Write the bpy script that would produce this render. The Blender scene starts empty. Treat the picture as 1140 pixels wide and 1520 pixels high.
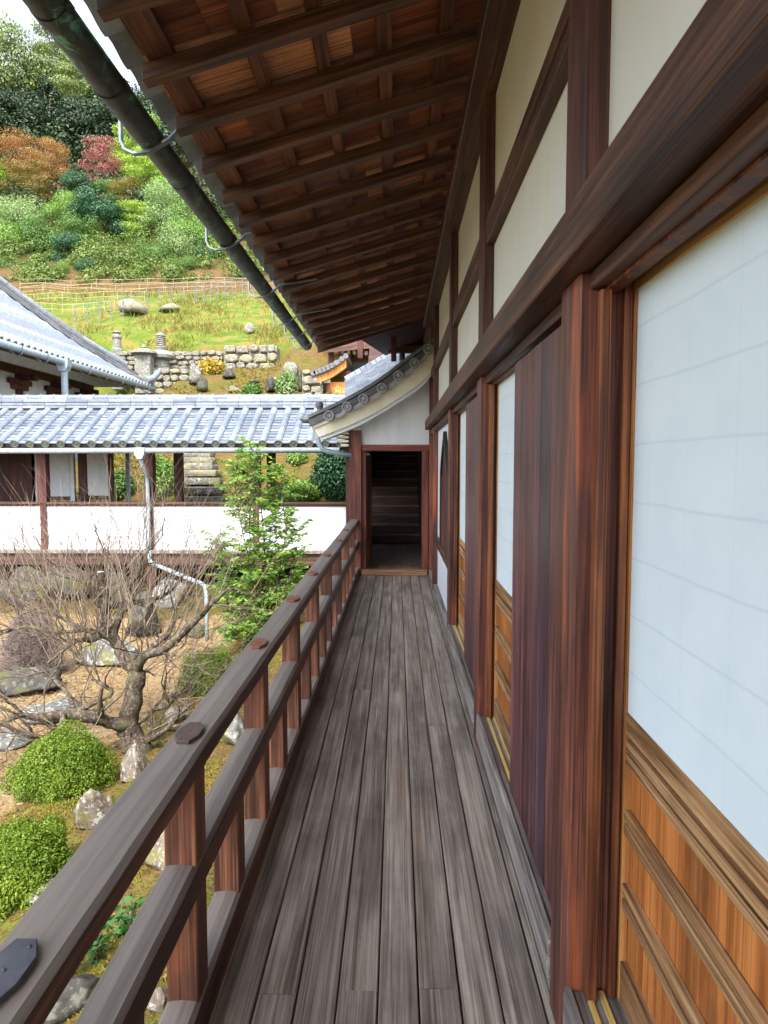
import bpy, bmesh, math, random
import numpy as np
from mathutils import Vector, noise

# ---------------------------------------------------------------- camera, sky, sun, exposure
scene = bpy.context.scene
COL = scene.collection
EYE = Vector((0.0, 0.0, 1.57))
PITCH, YAW = math.radians(3.98), math.radians(1.04)
cam_d = bpy.data.cameras.new("camera")
cam_d.sensor_fit = 'VERTICAL'
cam_d.sensor_height = 36.0
cam_d.lens = 1020.0 / 1520.0 * 36.0
cam_d.clip_start, cam_d.clip_end = 0.05, 2000.0
cam = bpy.data.objects.new("camera", cam_d)
COL.objects.link(cam)
cam.location = EYE
cam.rotation_euler = (math.radians(90) - PITCH, 0, YAW)
scene.camera = cam

SUN_EL, SUN_AZ = math.radians(52), math.radians(187)     # azimuth measured from +Y towards +X: behind the camera
world = bpy.data.worlds.new("World")
scene.world = world
world.use_nodes = True
wn = world.node_tree
sky = wn.nodes.new('ShaderNodeTexSky')
sky.sky_type = 'NISHITA'
sky.sun_disc = False
sky.sun_elevation = SUN_EL
sky.sun_rotation = SUN_AZ
sky.air_density, sky.dust_density, sky.ozone_density = 1.0, 2.5, 1.0
hsv = wn.nodes.new('ShaderNodeHueSaturation')          # thin cloud: a paler sky
hsv.inputs['Saturation'].default_value = 0.5
wn.links.new(sky.outputs[0], hsv.inputs['Color'])
wn.links.new(hsv.outputs[0], wn.nodes['Background'].inputs[0])
wn.nodes['Background'].inputs[1].default_value = 0.15

sun_d = bpy.data.lights.new("sun", 'SUN')
sun_d.energy = 1.3
sun_d.angle = math.radians(10)
sun_d.color = (1.0, 0.95, 0.87)
sun = bpy.data.objects.new("sun", sun_d)
COL.objects.link(sun)
sdir = Vector((math.sin(SUN_AZ) * math.cos(SUN_EL), math.cos(SUN_AZ) * math.cos(SUN_EL), math.sin(SUN_EL)))
sun.rotation_euler = (-sdir).to_track_quat('-Z', 'Y').to_euler()

scene.view_settings.view_transform = 'Standard'
scene.view_settings.look = 'None'
scene.view_settings.gamma = 1.0
scene.view_settings.exposure = 2.25
scene.cycles.max_bounces = 8
scene.cycles.diffuse_bounces = 5
scene.cycles.transparent_max_bounces = 8

R = random.Random(11)
NP = np.random.default_rng(5)

# ---------------------------------------------------------------- photo ray -> place in the world
_fw = Vector((-math.sin(YAW) * math.cos(PITCH), math.cos(YAW) * math.cos(PITCH), -math.sin(PITCH)))
_rt = Vector((math.cos(YAW), math.sin(YAW), 0))
_up = _rt.cross(_fw)

def at(px, py, Y=None, Z=None):
    d = _fw + _rt * ((px - 570) / 1020.0) + _up * ((760 - py) / 1020.0)
    t = Y / d.y if Y is not None else (Z - EYE.z) / d.z
    return EYE + d * t

# ---------------------------------------------------------------- materials
def lin(r, g, b):
    f = lambda c: (c / 255 / 12.92) if c <= 10 else ((c / 255 + 0.055) / 1.055) ** 2.4
    return (f(r), f(g), f(b), 1.0)

class NT:
    def __init__(s, name):
        s.m = bpy.data.materials.new(name)
        s.m.use_nodes = True
        s.t = s.m.node_tree
        s.b = s.t.nodes['Principled BSDF']
    def n(s, kind, **kw):
        x = s.t.nodes.new(kind)
        for k, v in kw.items():
            setattr(x, k, v)
        return x
    def l(s, a, b):
        s.t.links.new(a, b)
    def val(s, sock, v):
        if hasattr(v, 'node'):
            s.l(v, sock)
        else:
            sock.default_value = v
    def mix(s, f, a, b, mode='MIX'):
        x = s.n('ShaderNodeMix', data_type='RGBA', blend_type=mode)
        s.val(x.inputs[0], f); s.val(x.inputs[6], a); s.val(x.inputs[7], b)
        return x.outputs[2]
    def math(s, op, a, b=0.0, clamp=False):
        x = s.n('ShaderNodeMath', operation=op, use_clamp=clamp)
        s.val(x.inputs[0], a); s.val(x.inputs[1], b)
        return x.outputs[0]
    def ramp(s, f, stops):
        x = s.n('ShaderNodeValToRGB')
        e = x.color_ramp.elements
        while len(e) < len(stops):
            e.new(0.5)
        for q, (p, c) in zip(e, stops):
            q.position = p
            q.color = c if hasattr(c, '__len__') else (c, c, c, 1)
        s.l(f, x.inputs[0])
        return x.outputs[0]
    def noise(s, vec, scale, detail=4, rough=0.6, dist=0.0):
        x = s.n('ShaderNodeTexNoise')
        x.inputs['Scale'].default_value = scale
        x.inputs['Detail'].default_value = detail
        x.inputs['Roughness'].default_value = rough
        x.inputs['Distortion'].default_value = dist
        s.l(vec, x.inputs['Vector'])
        return x.outputs[0]
    def voro(s, vec, scale, feature='F1', out=0, rnd=1.0):
        x = s.n('ShaderNodeTexVoronoi', feature=feature)
        x.inputs['Scale'].default_value = scale
        x.inputs['Randomness'].default_value = rnd
        s.l(vec, x.inputs['Vector'])
        return x.outputs[out]
    def coords(s):
        return s.n('ShaderNodeTexCoord').outputs['Object']
    def scaled(s, vec, sc):
        x = s.n('ShaderNodeMapping')
        x.inputs['Scale'].default_value = sc
        s.l(vec, x.inputs['Vector'])
        return x.outputs[0]
    def island(s):
        return s.n('ShaderNodeNewGeometry').outputs['Random Per Island']
    def bump(s, h, strength=0.3, dist=0.01):
        x = s.n('ShaderNodeBump')
        x.inputs['Strength'].default_value = strength
        x.inputs['Distance'].default_value = dist
        s.l(h, x.inputs['Height'])
        s.l(x.outputs[0], s.b.inputs['Normal'])
    def done(s, col, rough=0.7, spec=0.4):
        s.val(s.b.inputs['Base Color'], col)
        s.val(s.b.inputs['Roughness'], rough)
        s.b.inputs['Specular IOR Level'].default_value = spec
        return s.m

def wood(name, dark, mid, light, axis, streak=None, grey=None, isl=0.35, fine=1.0, rough=0.62, stain=0.5, bump=0.35, streak_at=(0.62, 0.72), tints=None, slope=0.0, crack=0.8):
    m = NT(name)
    co = m.coords()
    if slope:
        mp = m.n('ShaderNodeMapping'); mp.inputs['Rotation'].default_value = (0, slope, 0)
        m.l(co, mp.inputs['Vector']); co = mp.outputs[0]
    ri = m.island()
    off = m.n('ShaderNodeVectorMath', operation='ADD')
    cmb = m.n('ShaderNodeCombineXYZ')
    for i, k in enumerate((37.0, 61.0, 23.0)):
        m.l(m.math('MULTIPLY', ri, k), cmb.inputs[i])
    m.l(co, off.inputs[0]); m.l(cmb.outputs[0], off.inputs[1])
    v = off.outputs[0]
    sc = [70 * fine] * 3; sc['XYZ'.index(axis)] = 1.6
    g = m.noise(m.scaled(v, sc), 1.0, 5, 0.62, 0.35)
    sc2 = [16 * fine] * 3; sc2['XYZ'.index(axis)] = 0.9
    g2 = m.noise(m.scaled(v, sc2), 1.0, 4, 0.6, 0.6)
    f = m.math('ADD', m.math('MULTIPLY', g, 0.55), m.math('MULTIPLY', g2, 0.5))
    c = m.ramp(f, [(0.41, dark), (0.52, mid), (0.64, light)])
    sc5 = [150 * fine] * 3; sc5['XYZ'.index(axis)] = 1.1
    cr = m.noise(m.scaled(v, sc5), 1.0, 2, 0.5, 0.2)
    c = m.mix(m.ramp(cr, [(0.30, crack), (0.40, 0.0)]), c, tuple(x * 0.45 for x in dark[:3]) + (1,))
    if streak:
        sc3 = [9] * 3; sc3['XYZ'.index(axis)] = 0.7
        s3 = m.noise(m.scaled(v, sc3), 1.0, 3, 0.55, 0.5)
        c = m.mix(m.ramp(s3, [(streak_at[0], 0.0), (streak_at[1], 0.85)]), c, streak)
    if stain:
        sc4 = [3.2] * 3; sc4['XYZ'.index(axis)] = 1.3
        s4 = m.noise(m.scaled(v, sc4), 1.0, 5, 0.65)
        k = 1 - stain
        c = m.mix(m.ramp(s4, [(0.36, 1.0), (0.54, 0.0)]), c, m.mix(1.0, c, (k, k, k * 1.03, 1), 'MULTIPLY'))
    if tints:
        c = m.mix(1.0, c, m.ramp(m.math('FRACT', m.math('MULTIPLY', ri, 7.31)), [(i / (len(tints) - 1), t) for i, t in enumerate(tints)]), 'MULTIPLY')
    k = m.math('ADD', m.math('MULTIPLY', ri, 2 * isl), 1 - isl)
    cb = m.n('ShaderNodeCombineColor')
    for i in range(3):
        m.l(k, cb.inputs[i])
    c = m.mix(1.0, c, cb.outputs[0], 'MULTIPLY')
    if grey:
        nz = m.n('ShaderNodeSeparateXYZ')
        m.l(m.n('ShaderNodeNewGeometry').outputs['Normal'], nz.inputs[0])
        gc = m.ramp(f, [(0.36, tuple(x * 0.55 for x in grey[:3]) + (1,)), (0.66, grey)])
        edge = m.math('ADD', nz.outputs[2], m.math('MULTIPLY', m.math('SUBTRACT', g2, 0.5), 0.6))
        c = m.mix(m.ramp(edge, [(0.45, 0.0), (0.75, 1.0)]), c, gc)
    m.bump(f, bump, 0.006)
    return m.done(c, m.ramp(f, [(0.35, rough - 0.12), (0.7, rough + 0.15)]), 0.35)

MT = {}
MT['floor'] = wood('floor_wood', lin(110, 99, 89), lin(150, 138, 126), lin(184, 172, 158), 'Y', isl=0.13, stain=0.38, rough=0.6, fine=1.6, streak=lin(150, 124, 98), streak_at=(0.58, 0.8), crack=0.75)
MT['rail'] = wood('rail_wood', lin(50, 34, 28), lin(86, 58, 46), lin(120, 86, 68), 'Y', grey=lin(132, 123, 114), isl=0.1, stain=0.4, rough=0.66)
MT['railpost'] = wood('rail_post_wood', lin(58, 34, 26), lin(98, 60, 44), lin(140, 92, 66), 'Z', streak=lin(150, 78, 40), streak_at=(0.62, 0.78), isl=0.3, stain=0.55, rough=0.6)
MT['post'] = wood('post_wood', lin(54, 30, 27), lin(94, 53, 44), lin(132, 80, 62), 'Z', streak=lin(170, 84, 36), isl=0.2, stain=0.5, rough=0.5, streak_at=(0.6, 0.7))
MT['jamb'] = wood('jamb_wood', lin(48, 24, 18), lin(88, 48, 30), lin(130, 78, 44), 'Z', isl=0.35, stain=0.3, rough=0.55)
MT['beam'] = wood('beam_wood', lin(48, 31, 24), lin(74, 48, 36), lin(102, 70, 52), 'Y', isl=0.16, stain=0.4, rough=0.55)
MT['darkpost'] = wood('upper_post_wood', lin(44, 26, 24), lin(74, 46, 40), lin(104, 68, 58), 'Z', isl=0.12, stain=0.35, rough=0.6)
MT['shutter'] = wood('shutter_wood', lin(58, 40, 44), lin(98, 68, 66), lin(136, 100, 92), 'Z', isl=0.25, stain=0.45, rough=0.45, fine=0.9, tints=[(0.55, 0.52, 0.85, 1), (1.0, 0.66, 0.6, 1), (0.72, 0.6, 0.78, 1), (0.95, 0.62, 0.62, 1), (0.42, 0.42, 0.68, 1), (1.05, 0.75, 0.66, 1)])
MT['rafter'] = wood('rafter_wood', lin(54, 36, 30), lin(86, 58, 46), lin(116, 80, 62), 'X', isl=0.2, stain=0.4, slope=0.283, rough=0.6)
MT['batten'] = wood('batten_wood', lin(60, 36, 28), lin(92, 56, 42), lin(124, 78, 56), 'Y', isl=0.25, stain=0.4, rough=0.6)
MT['soffit'] = wood('soffit_wood', lin(100, 58, 44), lin(144, 90, 66), lin(176, 122, 90), 'X', slope=0.283, isl=0.3, stain=0.6, rough=0.6, tints=[(0.8, 0.62, 0.55, 1), (1.0, 0.85, 0.7, 1), (0.7, 0.5, 0.45, 1), (0.9, 0.8, 0.62, 1), (0.75, 0.55, 0.5, 1), (2.6, 3.0, 2.8, 1)])
MT['orange'] = wood('orange_panel_wood', lin(128, 74, 34), lin(164, 98, 46), lin(188, 122, 64), 'Z', isl=0.15, stain=0.45, rough=0.5, streak=lin(110, 72, 44), streak_at=(0.56, 0.8), crack=0.4)
MT['slat'] = wood('slat_wood', lin(96, 66, 40), lin(150, 112, 74), lin(186, 150, 108), 'Y', isl=0.15, stain=0.35, rough=0.55)
MT['stile'] = wood('stile_wood', lin(110, 68, 34), lin(160, 104, 52), lin(190, 134, 76), 'Z', isl=0.15, stain=0.3, rough=0.55)
MT['sill'] = wood('sill_wood', lin(84, 76, 72), lin(130, 122, 116), lin(164, 156, 148), 'Y', isl=0.1, stain=0.3, rough=0.6)
MT['track'] = wood('track_strip', lin(176, 140, 70), lin(214, 180, 100), lin(230, 204, 130), 'Y', isl=0.05, stain=0.1, rough=0.45)
MT['redwood'] = wood('red_frame_wood', lin(64, 32, 26), lin(104, 54, 44), lin(140, 80, 60), 'Z', streak=lin(178, 88, 36), isl=0.15, stain=0.35, rough=0.5, streak_at=(0.62, 0.75))
MT['redwoodx'] = wood('red_lintel_wood', lin(66, 28, 26), lin(108, 50, 42), lin(140, 74, 56), 'X', isl=0.1, stain=0.3, rough=0.5)
MT['threshold'] = wood('threshold_wood', lin(110, 76, 54), lin(150, 112, 84), lin(180, 144, 112), 'X', isl=0.1, stain=0.3, rough=0.6)
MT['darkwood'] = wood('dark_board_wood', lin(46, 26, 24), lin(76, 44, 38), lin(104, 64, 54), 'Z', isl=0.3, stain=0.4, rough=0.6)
MT['darkwoodx'] = wood('dark_beam_wood', lin(42, 28, 24), lin(72, 50, 42), lin(102, 74, 62), 'X', isl=0.15, stain=0.4, rough=0.65)
MT['stair'] = wood('stair_wood', lin(80, 66, 58), lin(120, 104, 92), lin(154, 136, 120), 'X', isl=0.15, stain=0.4, rough=0.5)
MT['brightwood'] = wood('fresh_orange_wood', lin(170, 92, 34), lin(208, 124, 52), lin(226, 154, 84), 'Z', isl=0.15, stain=0.2, rough=0.5)

def plaster(name, col, amt=0.12, tint=None, bump=0.12):
    m = NT(name)
    co = m.coords()
    a = m.noise(co, 1.7, 5, 0.6)
    b = m.noise(m.scaled(co, (6, 6, 0.8)), 1.0, 4, 0.6)
    c = m.mix(m.math('MULTIPLY', a, amt * 2), col, tuple(x * 0.72 for x in col[:3]) + (1,))
    if tint:
        c = m.mix(m.ramp(b, [(0.48, 0.0), (0.75, 0.7)]), c, tint)
    m.bump(m.noise(co, 55, 3, 0.6), bump, 0.004)
    return m.done(c, 0.85, 0.2)
MT['plaster'] = plaster('hall_plaster', lin(210, 212, 206), 0.32, lin(202, 196, 168))
MT['white'] = plaster('white_plaster', lin(212, 216, 220), 0.14, lin(190, 194, 196))
MT['greywhite'] = plaster('grey_white_plaster', lin(206, 212, 220), 0.06)
MT['cream'] = plaster('cream_barge_plaster', lin(222, 218, 202), 0.15, lin(208, 194, 154))

def paper_mat():
    m = NT('shoji_paper')
    co = m.coords()
    sp = m.n('ShaderNodeSeparateXYZ'); m.l(co, sp.inputs[0])
    def line(sock, period, w, phase):
        f = m.math('FRACT', m.math('ADD', m.math('DIVIDE', sock, period), phase))
        return m.math('LESS_THAN', f, w)
    wob = m.math('MULTIPLY', m.noise(co, 3.0, 2), 0.012)
    h = line(m.math('ADD', sp.outputs[2], wob), 0.1385, 0.045, 0.30)
    v = line(m.math('ADD', sp.outputs[1], wob), 0.20, 0.03, 0.12)
    seam = m.math('MAXIMUM', h, m.math('MULTIPLY', v, 0.35))
    a = m.noise(co, 5, 5, 0.65)
    c = m.ramp(a, [(0.3, lin(198, 212, 219)), (0.7, lin(208, 220, 226))])
    c = m.mix(m.math('MULTIPLY', seam, 0.3), c, lin(168, 184, 194))
    m.bump(m.math('ADD', seam, m.math('MULTIPLY', m.noise(co, 9, 3), 1.2)), 0.25, 0.004)
    return m.done(c, 0.65, 0.3)
MT['paper'] = paper_mat()

def tile_mat(name, c1, c2, c3, rough=0.42, kk=0.62):
    m = NT(name)
    co = m.coords(); ri = m.island()
    a = m.noise(co, 9, 5, 0.65)
    c1, c2, c3 = [tuple(x * kk for x in q[:3]) + (1,) for q in (c1, c2, c3)]
    c = m.ramp(ri, [(0.0, c1), (0.5, c2), (1.0, c3)])
    c = m.mix(m.ramp(a, [(0.42, 0.0), (0.72, 0.6)]), c, tuple(x * 0.55 for x in c1[:3]) + (1,))
    b = m.noise(co, 28, 4, 0.7)
    c = m.mix(m.ramp(b, [(0.58, 0.0), (0.72, 0.35)]), c, lin(176, 184, 188))
    m.bump(b, 0.15, 0.004)
    return m.done(c, rough, 0.5)
MT['tile'] = tile_mat('grey_roof_tile', lin(118, 130, 146), lin(148, 158, 172), lin(172, 180, 192))
MT['eavetile'] = tile_mat('eave_roof_tile', lin(128, 132, 138), lin(150, 154, 158), lin(172, 174, 176), 0.5, 0.9)
MT['tiledark'] = tile_mat('dark_grey_tile', lin(84, 86, 90), lin(108, 110, 114), lin(128, 128, 130), 0.5, 0.8)
MT['tiledisc'] = tile_mat('lichened_tile_end', lin(104, 108, 96), lin(124, 128, 110), lin(140, 142, 128), 0.8)

def metal(name, col, col2, rough, metallic=0.0, sc=12):
    m = NT(name)
    co = m.coords()
    a = m.noise(co, sc, 5, 0.65)
    c = m.ramp(a, [(0.4, col), (0.66, col2)])
    m.b.inputs['Metallic'].default_value = metallic
    m.bump(a, 0.08, 0.003)
    return m.done(c, rough, 0.5)
def copper():
    m = NT('aged_copper')
    co = m.coords()
    a = m.noise(m.scaled(co, (9, 4.0, 9)), 1.0, 7, 0.75, 1.2)
    c = m.ramp(a, [(0.36, lin(30, 30, 28)), (0.5, lin(54, 56, 48)), (0.57, lin(62, 78, 68)), (0.64, lin(104, 160, 138))])
    m.b.inputs['Metallic'].default_value = 0.35
    return m.done(c, 0.5, 0.5)
MT['copper'] = copper()
MT['galv'] = metal('galvanised_strap', lin(98, 108, 112), lin(132, 140, 144), 0.5, 0.5)
MT['plate'] = metal('bronze_cover_plate', lin(84, 66, 62), lin(112, 86, 78), 0.45, 0.4)
MT['platered'] = metal('reddish_cover_plate', lin(122, 74, 56), lin(146, 92, 70), 0.5, 0.3)
MT['platedark'] = metal('slate_cover_plate', lin(66, 66, 72), lin(88, 88, 94), 0.45, 0.3)
MT['pipe'] = metal('pale_pipe_paint', lin(134, 150, 162), lin(160, 174, 184), 0.45)
MT['black'] = metal('black_lacquer', lin(26, 26, 30), lin(44, 42, 46), 0.5)

def stone(name, c1, c2, lichen, moss=None, sc=1.0):
    m = NT(name)
    co = m.coords()
    c1, c2, lichen = [tuple(x * 0.68 for x in q[:3]) + (1,) for q in (c1, c2, lichen)]
    a = m.noise(co, 4 * sc, 6, 0.7)
    b = m.noise(co, 11 * sc, 5, 0.7, 0.3)
    c = m.ramp(a, [(0.35, c1), (0.65, c2)])
    c = m.mix(m.ramp(b, [(0.52, 0.0), (0.6, 0.85)]), c, lichen)
    d = m.noise(co, 2.2 * sc, 4, 0.65)
    if moss:
        c = m.mix(m.ramp(d, [(0.52, 0.0), (0.64, 0.9)]), c, moss)
    m.bump(m.math('ADD', a, m.math('MULTIPLY', b, 0.5)), 0.7, 0.03 / sc)
    return m.done(c, 0.9, 0.25)
MT['rock'] = stone('garden_rock', lin(92, 92, 90), lin(140, 138, 132), lin(196, 200, 192), lin(112, 112, 50), 1.6)
MT['rockdark'] = stone('dark_garden_rock', lin(58, 56, 54), lin(92, 88, 82), lin(122, 120, 110), lin(76, 80, 46), 1.3)
MT['rockpink'] = stone('pale_lichened_rock', lin(104, 92, 84), lin(150, 138, 126), lin(206, 208, 200), lin(110, 104, 56), 2.6)
MT['wallstone'] = stone('wall_stone', lin(118, 114, 102), lin(160, 154, 138), lin(188, 186, 174), lin(140, 136, 96), 1.0)
MT['stonegrey'] = stone('carved_stone', lin(120, 118, 110), lin(158, 156, 144), lin(186, 188, 174), None, 1.2)
MT['bark'] = stone('plum_bark', lin(62, 52, 46), lin(102, 88, 78), lin(146, 138, 122), lin(96, 94, 66), 3.0)
MT['bark2'] = stone('forest_bark', lin(96, 84, 70), lin(140, 126, 104), lin(170, 160, 140), None, 1.0)
MT['cutwood'] = plaster('pale_cut_wood', lin(206, 204, 192), 0.2)

MT['cane'] = plaster('dry_cane', lin(168, 158, 124), 0.2)
def twig_mat(name, a, b):
    m = NT(name)
    c = m.ramp(m.island(), [(0.0, a), (1.0, b)])
    return m.done(c, 0.75, 0.3)
MT['twig'] = twig_mat('twig_bark', lin(74, 58, 52), lin(142, 128, 112))
MT['twiggrey'] = twig_mat('grey_twig_bark', lin(92, 80, 78), lin(146, 132, 128))

def leaf(name, cols, trans=0.25, rough=0.5):
    m = NT(name)
    k = {'light_green_leaf': 1.35, 'pale_green_leaf': 1.3, 'yellow_green_leaf': 1.3, 'mid_green_leaf': 1.35, 'upper_oak_leaf': 1.5, 'orange_maple_leaf': 1.1, 'sapling_leaf': 1.6, 'deep_green_leaf': 1.3, 'grass_blade': 0.85}.get(name, 1.0)
    cols = [dim(c, k) for c in cols]
    n = len(cols)
    big = name.split('_')[0] not in ('azalea', 'sapling', 'glossy', 'moss')
    nf = m.noise(m.coords(), 0.7 if big else 5.0, 3, 0.6)
    f = m.math('ADD', m.math('MULTIPLY', m.island(), 0.45), m.math('MULTIPLY', m.math('SUBTRACT', nf, 0.28), 1.25), True)
    c = m.ramp(f, [(i / max(1, n - 1), k) for i, k in enumerate(cols)])
    m.done(c, rough, 0.35)
    tr = m.n('ShaderNodeBsdfTranslucent')
    m.l(m.mix(1.0, c, (1.0, 1.0, 0.6, 1), 'MULTIPLY'), tr.inputs[0])
    mx = m.n('ShaderNodeMixShader'); mx.inputs[0].default_value = trans
    m.l(m.b.outputs[0], mx.inputs[1]); m.l(tr.outputs[0], mx.inputs[2])
    m.l(mx.outputs[0], m.t.nodes['Material Output'].inputs[0])
    return m.m
dim = lambda c, k: tuple(x * k for x in c[:3]) + (1.0,)
G = lambda *a: [dim(lin(*x), 0.72) for x in a]
LF = {
 'azalea': leaf('azalea_leaf', G((78, 108, 32), (104, 136, 38), (132, 158, 48), (160, 180, 66)), 0.3),
 'sapling': leaf('sapling_leaf', G((70, 112, 50), (92, 134, 58), (118, 154, 70), (146, 172, 80), (178, 182, 80)), 0.35),
 'hosta': leaf('glossy_leaf', G((48, 96, 44), (66, 120, 54), (96, 144, 66)), 0.2, 0.35),
 'cedar': leaf('dark_evergreen_leaf', G((34, 54, 34), (48, 70, 42), (60, 84, 52)), 0.12),
 'oak': leaf('upper_oak_leaf', G((72, 92, 46), (100, 118, 62), (124, 138, 80), (62, 84, 46)), 0.2),
 'mid': leaf('mid_green_leaf', G((58, 92, 42), (78, 114, 50), (104, 136, 66), (66, 100, 54)), 0.25),
 'light': leaf('light_green_leaf', G((92, 132, 58), (118, 154, 70), (146, 172, 92)), 0.3),
 'pale': leaf('pale_green_leaf', G((104, 138, 82), (136, 162, 104), (162, 180, 126)), 0.3),
 'yellow': leaf('yellow_green_leaf', G((112, 148, 48), (142, 172, 60), (168, 186, 72)), 0.3),
 'blue': leaf('deep_green_leaf', G((36, 72, 46), (50, 90, 56), (84, 126, 90)), 0.15),
 'maple': leaf('orange_maple_leaf', G((112, 124, 56), (150, 128, 62), (182, 118, 70), (192, 102, 72)), 0.3),
 'maplegreen': leaf('turning_maple_leaf', G((104, 108, 44), (126, 124, 48), (150, 118, 54), (96, 104, 40)), 0.3),
 'pink': leaf('pink_red_leaf', G((128, 124, 76), (168, 110, 92), (186, 104, 108), (194, 120, 122)), 0.3),
 'grass': leaf('grass_blade', G((128, 140, 58), (156, 160, 74), (176, 170, 88), (186, 172, 104), (118, 138, 52)), 0.3, 0.7),
 'drygrass': leaf('dry_grass_blade', G((196, 168, 76), (206, 178, 84), (186, 170, 66)), 0.3, 0.7),
 'moss': leaf('moss_tuft', G((112, 118, 36), (140, 138, 46), (150, 128, 54), (98, 110, 34)), 0.2, 0.9),
}

# ---------------------------------------------------------------- mesh helpers
class MB:
    def __init__(s):
        s.v, s.f = [], []
    def add(s, vs, fs):
        o = len(s.v)
        s.v += [tuple(p) for p in vs]
        s.f += [tuple(i + o for i in q) for q in fs]
        return s
    def box(s, x0, x1, y0, y1, z0, z1):
        return s.add([(x0, y0, z0), (x1, y0, z0), (x1, y1, z0), (x0, y1, z0), (x0, y0, z1), (x1, y0, z1), (x1, y1, z1), (x0, y1, z1)],
                     [(0, 3, 2, 1), (4, 5, 6, 7), (0, 1, 5, 4), (1, 2, 6, 5), (2, 3, 7, 6), (3, 0, 4, 7)])
    def bar(s, p0, p1, w, h, up=(0, 0, 1)):
        p0, p1 = Vector(p0), Vector(p1)
        d = (p1 - p0).normalized()
        a = d.cross(Vector(up)).normalized(); b = a.cross(d)
        vs = []
        for p in (p0, p1):
            for i, j in ((-1, -1), (1, -1), (1, 1), (-1, 1)):
                vs.append(p + a * (i * w / 2) + b * (j * h / 2))
        return s.add(vs, [(0, 1, 2, 3), (7, 6, 5, 4), (0, 4, 5, 1), (1, 5, 6, 2), (2, 6, 7, 3), (3, 7, 4, 0)])
    def tube(s, pts, rad, n=8, cap=True):
        pts = [Vector(p) for p in pts]
        if not hasattr(rad, '__len__'):
            rad = [rad] * len(pts)
        vs, fs = [], []
        ref = None
        for i, p in enumerate(pts):
            d = (pts[min(i + 1, len(pts) - 1)] - pts[max(i - 1, 0)])
            d = d.normalized() if d.length > 1e-9 else Vector((0, 0, 1))
            if ref is None:
                ref = d.orthogonal().normalized()
            a = (ref - d * ref.dot(d))
            a = a.normalized() if a.length > 1e-6 else d.orthogonal().normalized()
            ref = a
            b = d.cross(a)
            for k in range(n):
                t = 2 * math.pi * k / n
                vs.append(p + (a * math.cos(t) + b * math.sin(t)) * rad[i])
        for i in range(len(pts) - 1):
            for k in range(n):
                fs.append((i * n + k, i * n + (k + 1) % n, (i + 1) * n + (k + 1) % n, (i + 1) * n + k))
        if cap:
            fs.append(tuple(range(n - 1, -1, -1)))
            fs.append(tuple((len(pts) - 1) * n + k for k in range(n)))
        return s.add(vs, fs)
    def lathe(s, prof, c, n=20, axis='Z'):
        vs, fs = [], []
        for r, z in prof:
            for k in range(n):
                t = 2 * math.pi * k / n
                p = (r * math.cos(t), r * math.sin(t), z)
                if axis == 'Y':
                    p = (p[0], p[2], p[1])
                vs.append((c[0] + p[0], c[1] + p[1], c[2] + p[2]))
        for i in range(len(prof) - 1):
            for k in range(n):
                fs.append((i * n + k, i * n + (k + 1) % n, (i + 1) * n + (k + 1) % n, (i + 1) * n + k))
        fs.append(tuple(range(n))[::-1]); fs.append(tuple((len(prof) - 1) * n + k for k in range(n)))
        return s.add(vs, fs)
    def prism(s, poly, axis, a, b):
        # poly: 2-D points; axis: the extruded axis; (u,v) are the other two in order
        def P(u, v, w):
            return {'X': (w, u, v), 'Y': (u, w, v), 'Z': (u, v, w)}[axis]
        n = len(poly)
        vs = [P(u, v, a) for u, v in poly] + [P(u, v, b) for u, v in poly]
        fs = [tuple(range(n)), tuple(range(2 * n - 1, n - 1, -1))]
        for i in range(n):
            fs.append((i, i + n, (i + 1) % n + n, (i + 1) % n))
        return s.add(vs, fs)
    def strip(s, top, bot, y0, y1):
        # solid between two polylines (x,z) of equal length, extruded in Y
        n = len(top)
        vs = []
        for y in (y0, y1):
            vs += [(x, y, z) for x, z in top] + [(x, y, z) for x, z in bot]
        fs = []
        m = 2 * n
        for i in range(n - 1):
            fs += [(i, i + 1, n + i + 1, n + i), (m + i + 1, m + i, m + n + i, m + n + i + 1),
                   (i + 1, i, m + i, m + i + 1), (n + i, n + i + 1, m + n + i + 1, m + n + i)]
        fs += [(0, n, m + n, m), (n - 1, m + n - 1, m + 2 * n - 1, 2 * n - 1)]
        return s.add(vs, fs)
    def build(s, name, mat, parent=None, bevel=0.0, smooth=False, seg=1, local=False):
        me = bpy.data.meshes.new(name)
        me.from_pydata(s.v, [], s.f)
        me.materials.append(mat)
        bm = bmesh.new(); bm.from_mesh(me)
        bmesh.ops.recalc_face_normals(bm, faces=bm.faces)
        if bevel:
            ed = [e for e in bm.edges if e.is_manifold and e.calc_face_angle(0) > 0.6]
            bmesh.ops.bevel(bm, geom=ed, offset=bevel, segments=seg, affect='EDGES', clamp_overlap=True)
        bm.to_mesh(me); bm.free()
        if smooth:
            me.polygons.foreach_set('use_smooth', [True] * len(me.polygons))
        o = bpy.data.objects.new(name, me)
        COL.objects.link(o)
        if parent:
            o.parent = parent
            if not local: o.matrix_parent_inverse = parent.matrix_basis.inverted()
        return o

def thing(name, label, cat, loc=(0, 0, 0), group=None):
    o = bpy.data.objects.new(name, None)
    o.empty_display_size = 0.2
    COL.objects.link(o)
    o.location = loc
    tag(o, label, cat, group)
    return o

def tag(o, label=None, cat=None, group=None, kind=None):
    if label: o['label'] = label
    if cat: o['category'] = cat
    if group: o['group'] = group
    if kind: o['kind'] = kind
    return o

def box(name, mat, parent, x0, x1, y0, y1, z0, z1, bevel=0.004):
    return MB().box(x0, x1, y0, y1, z0, z1).build(name, mat, parent, bevel)

def copy_tree(o, parent=None):
    c = o.copy(); COL.objects.link(c)
    if parent: c.parent = parent
    for ch in list(o.children):
        copy_tree(ch, c)
    return c

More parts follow.
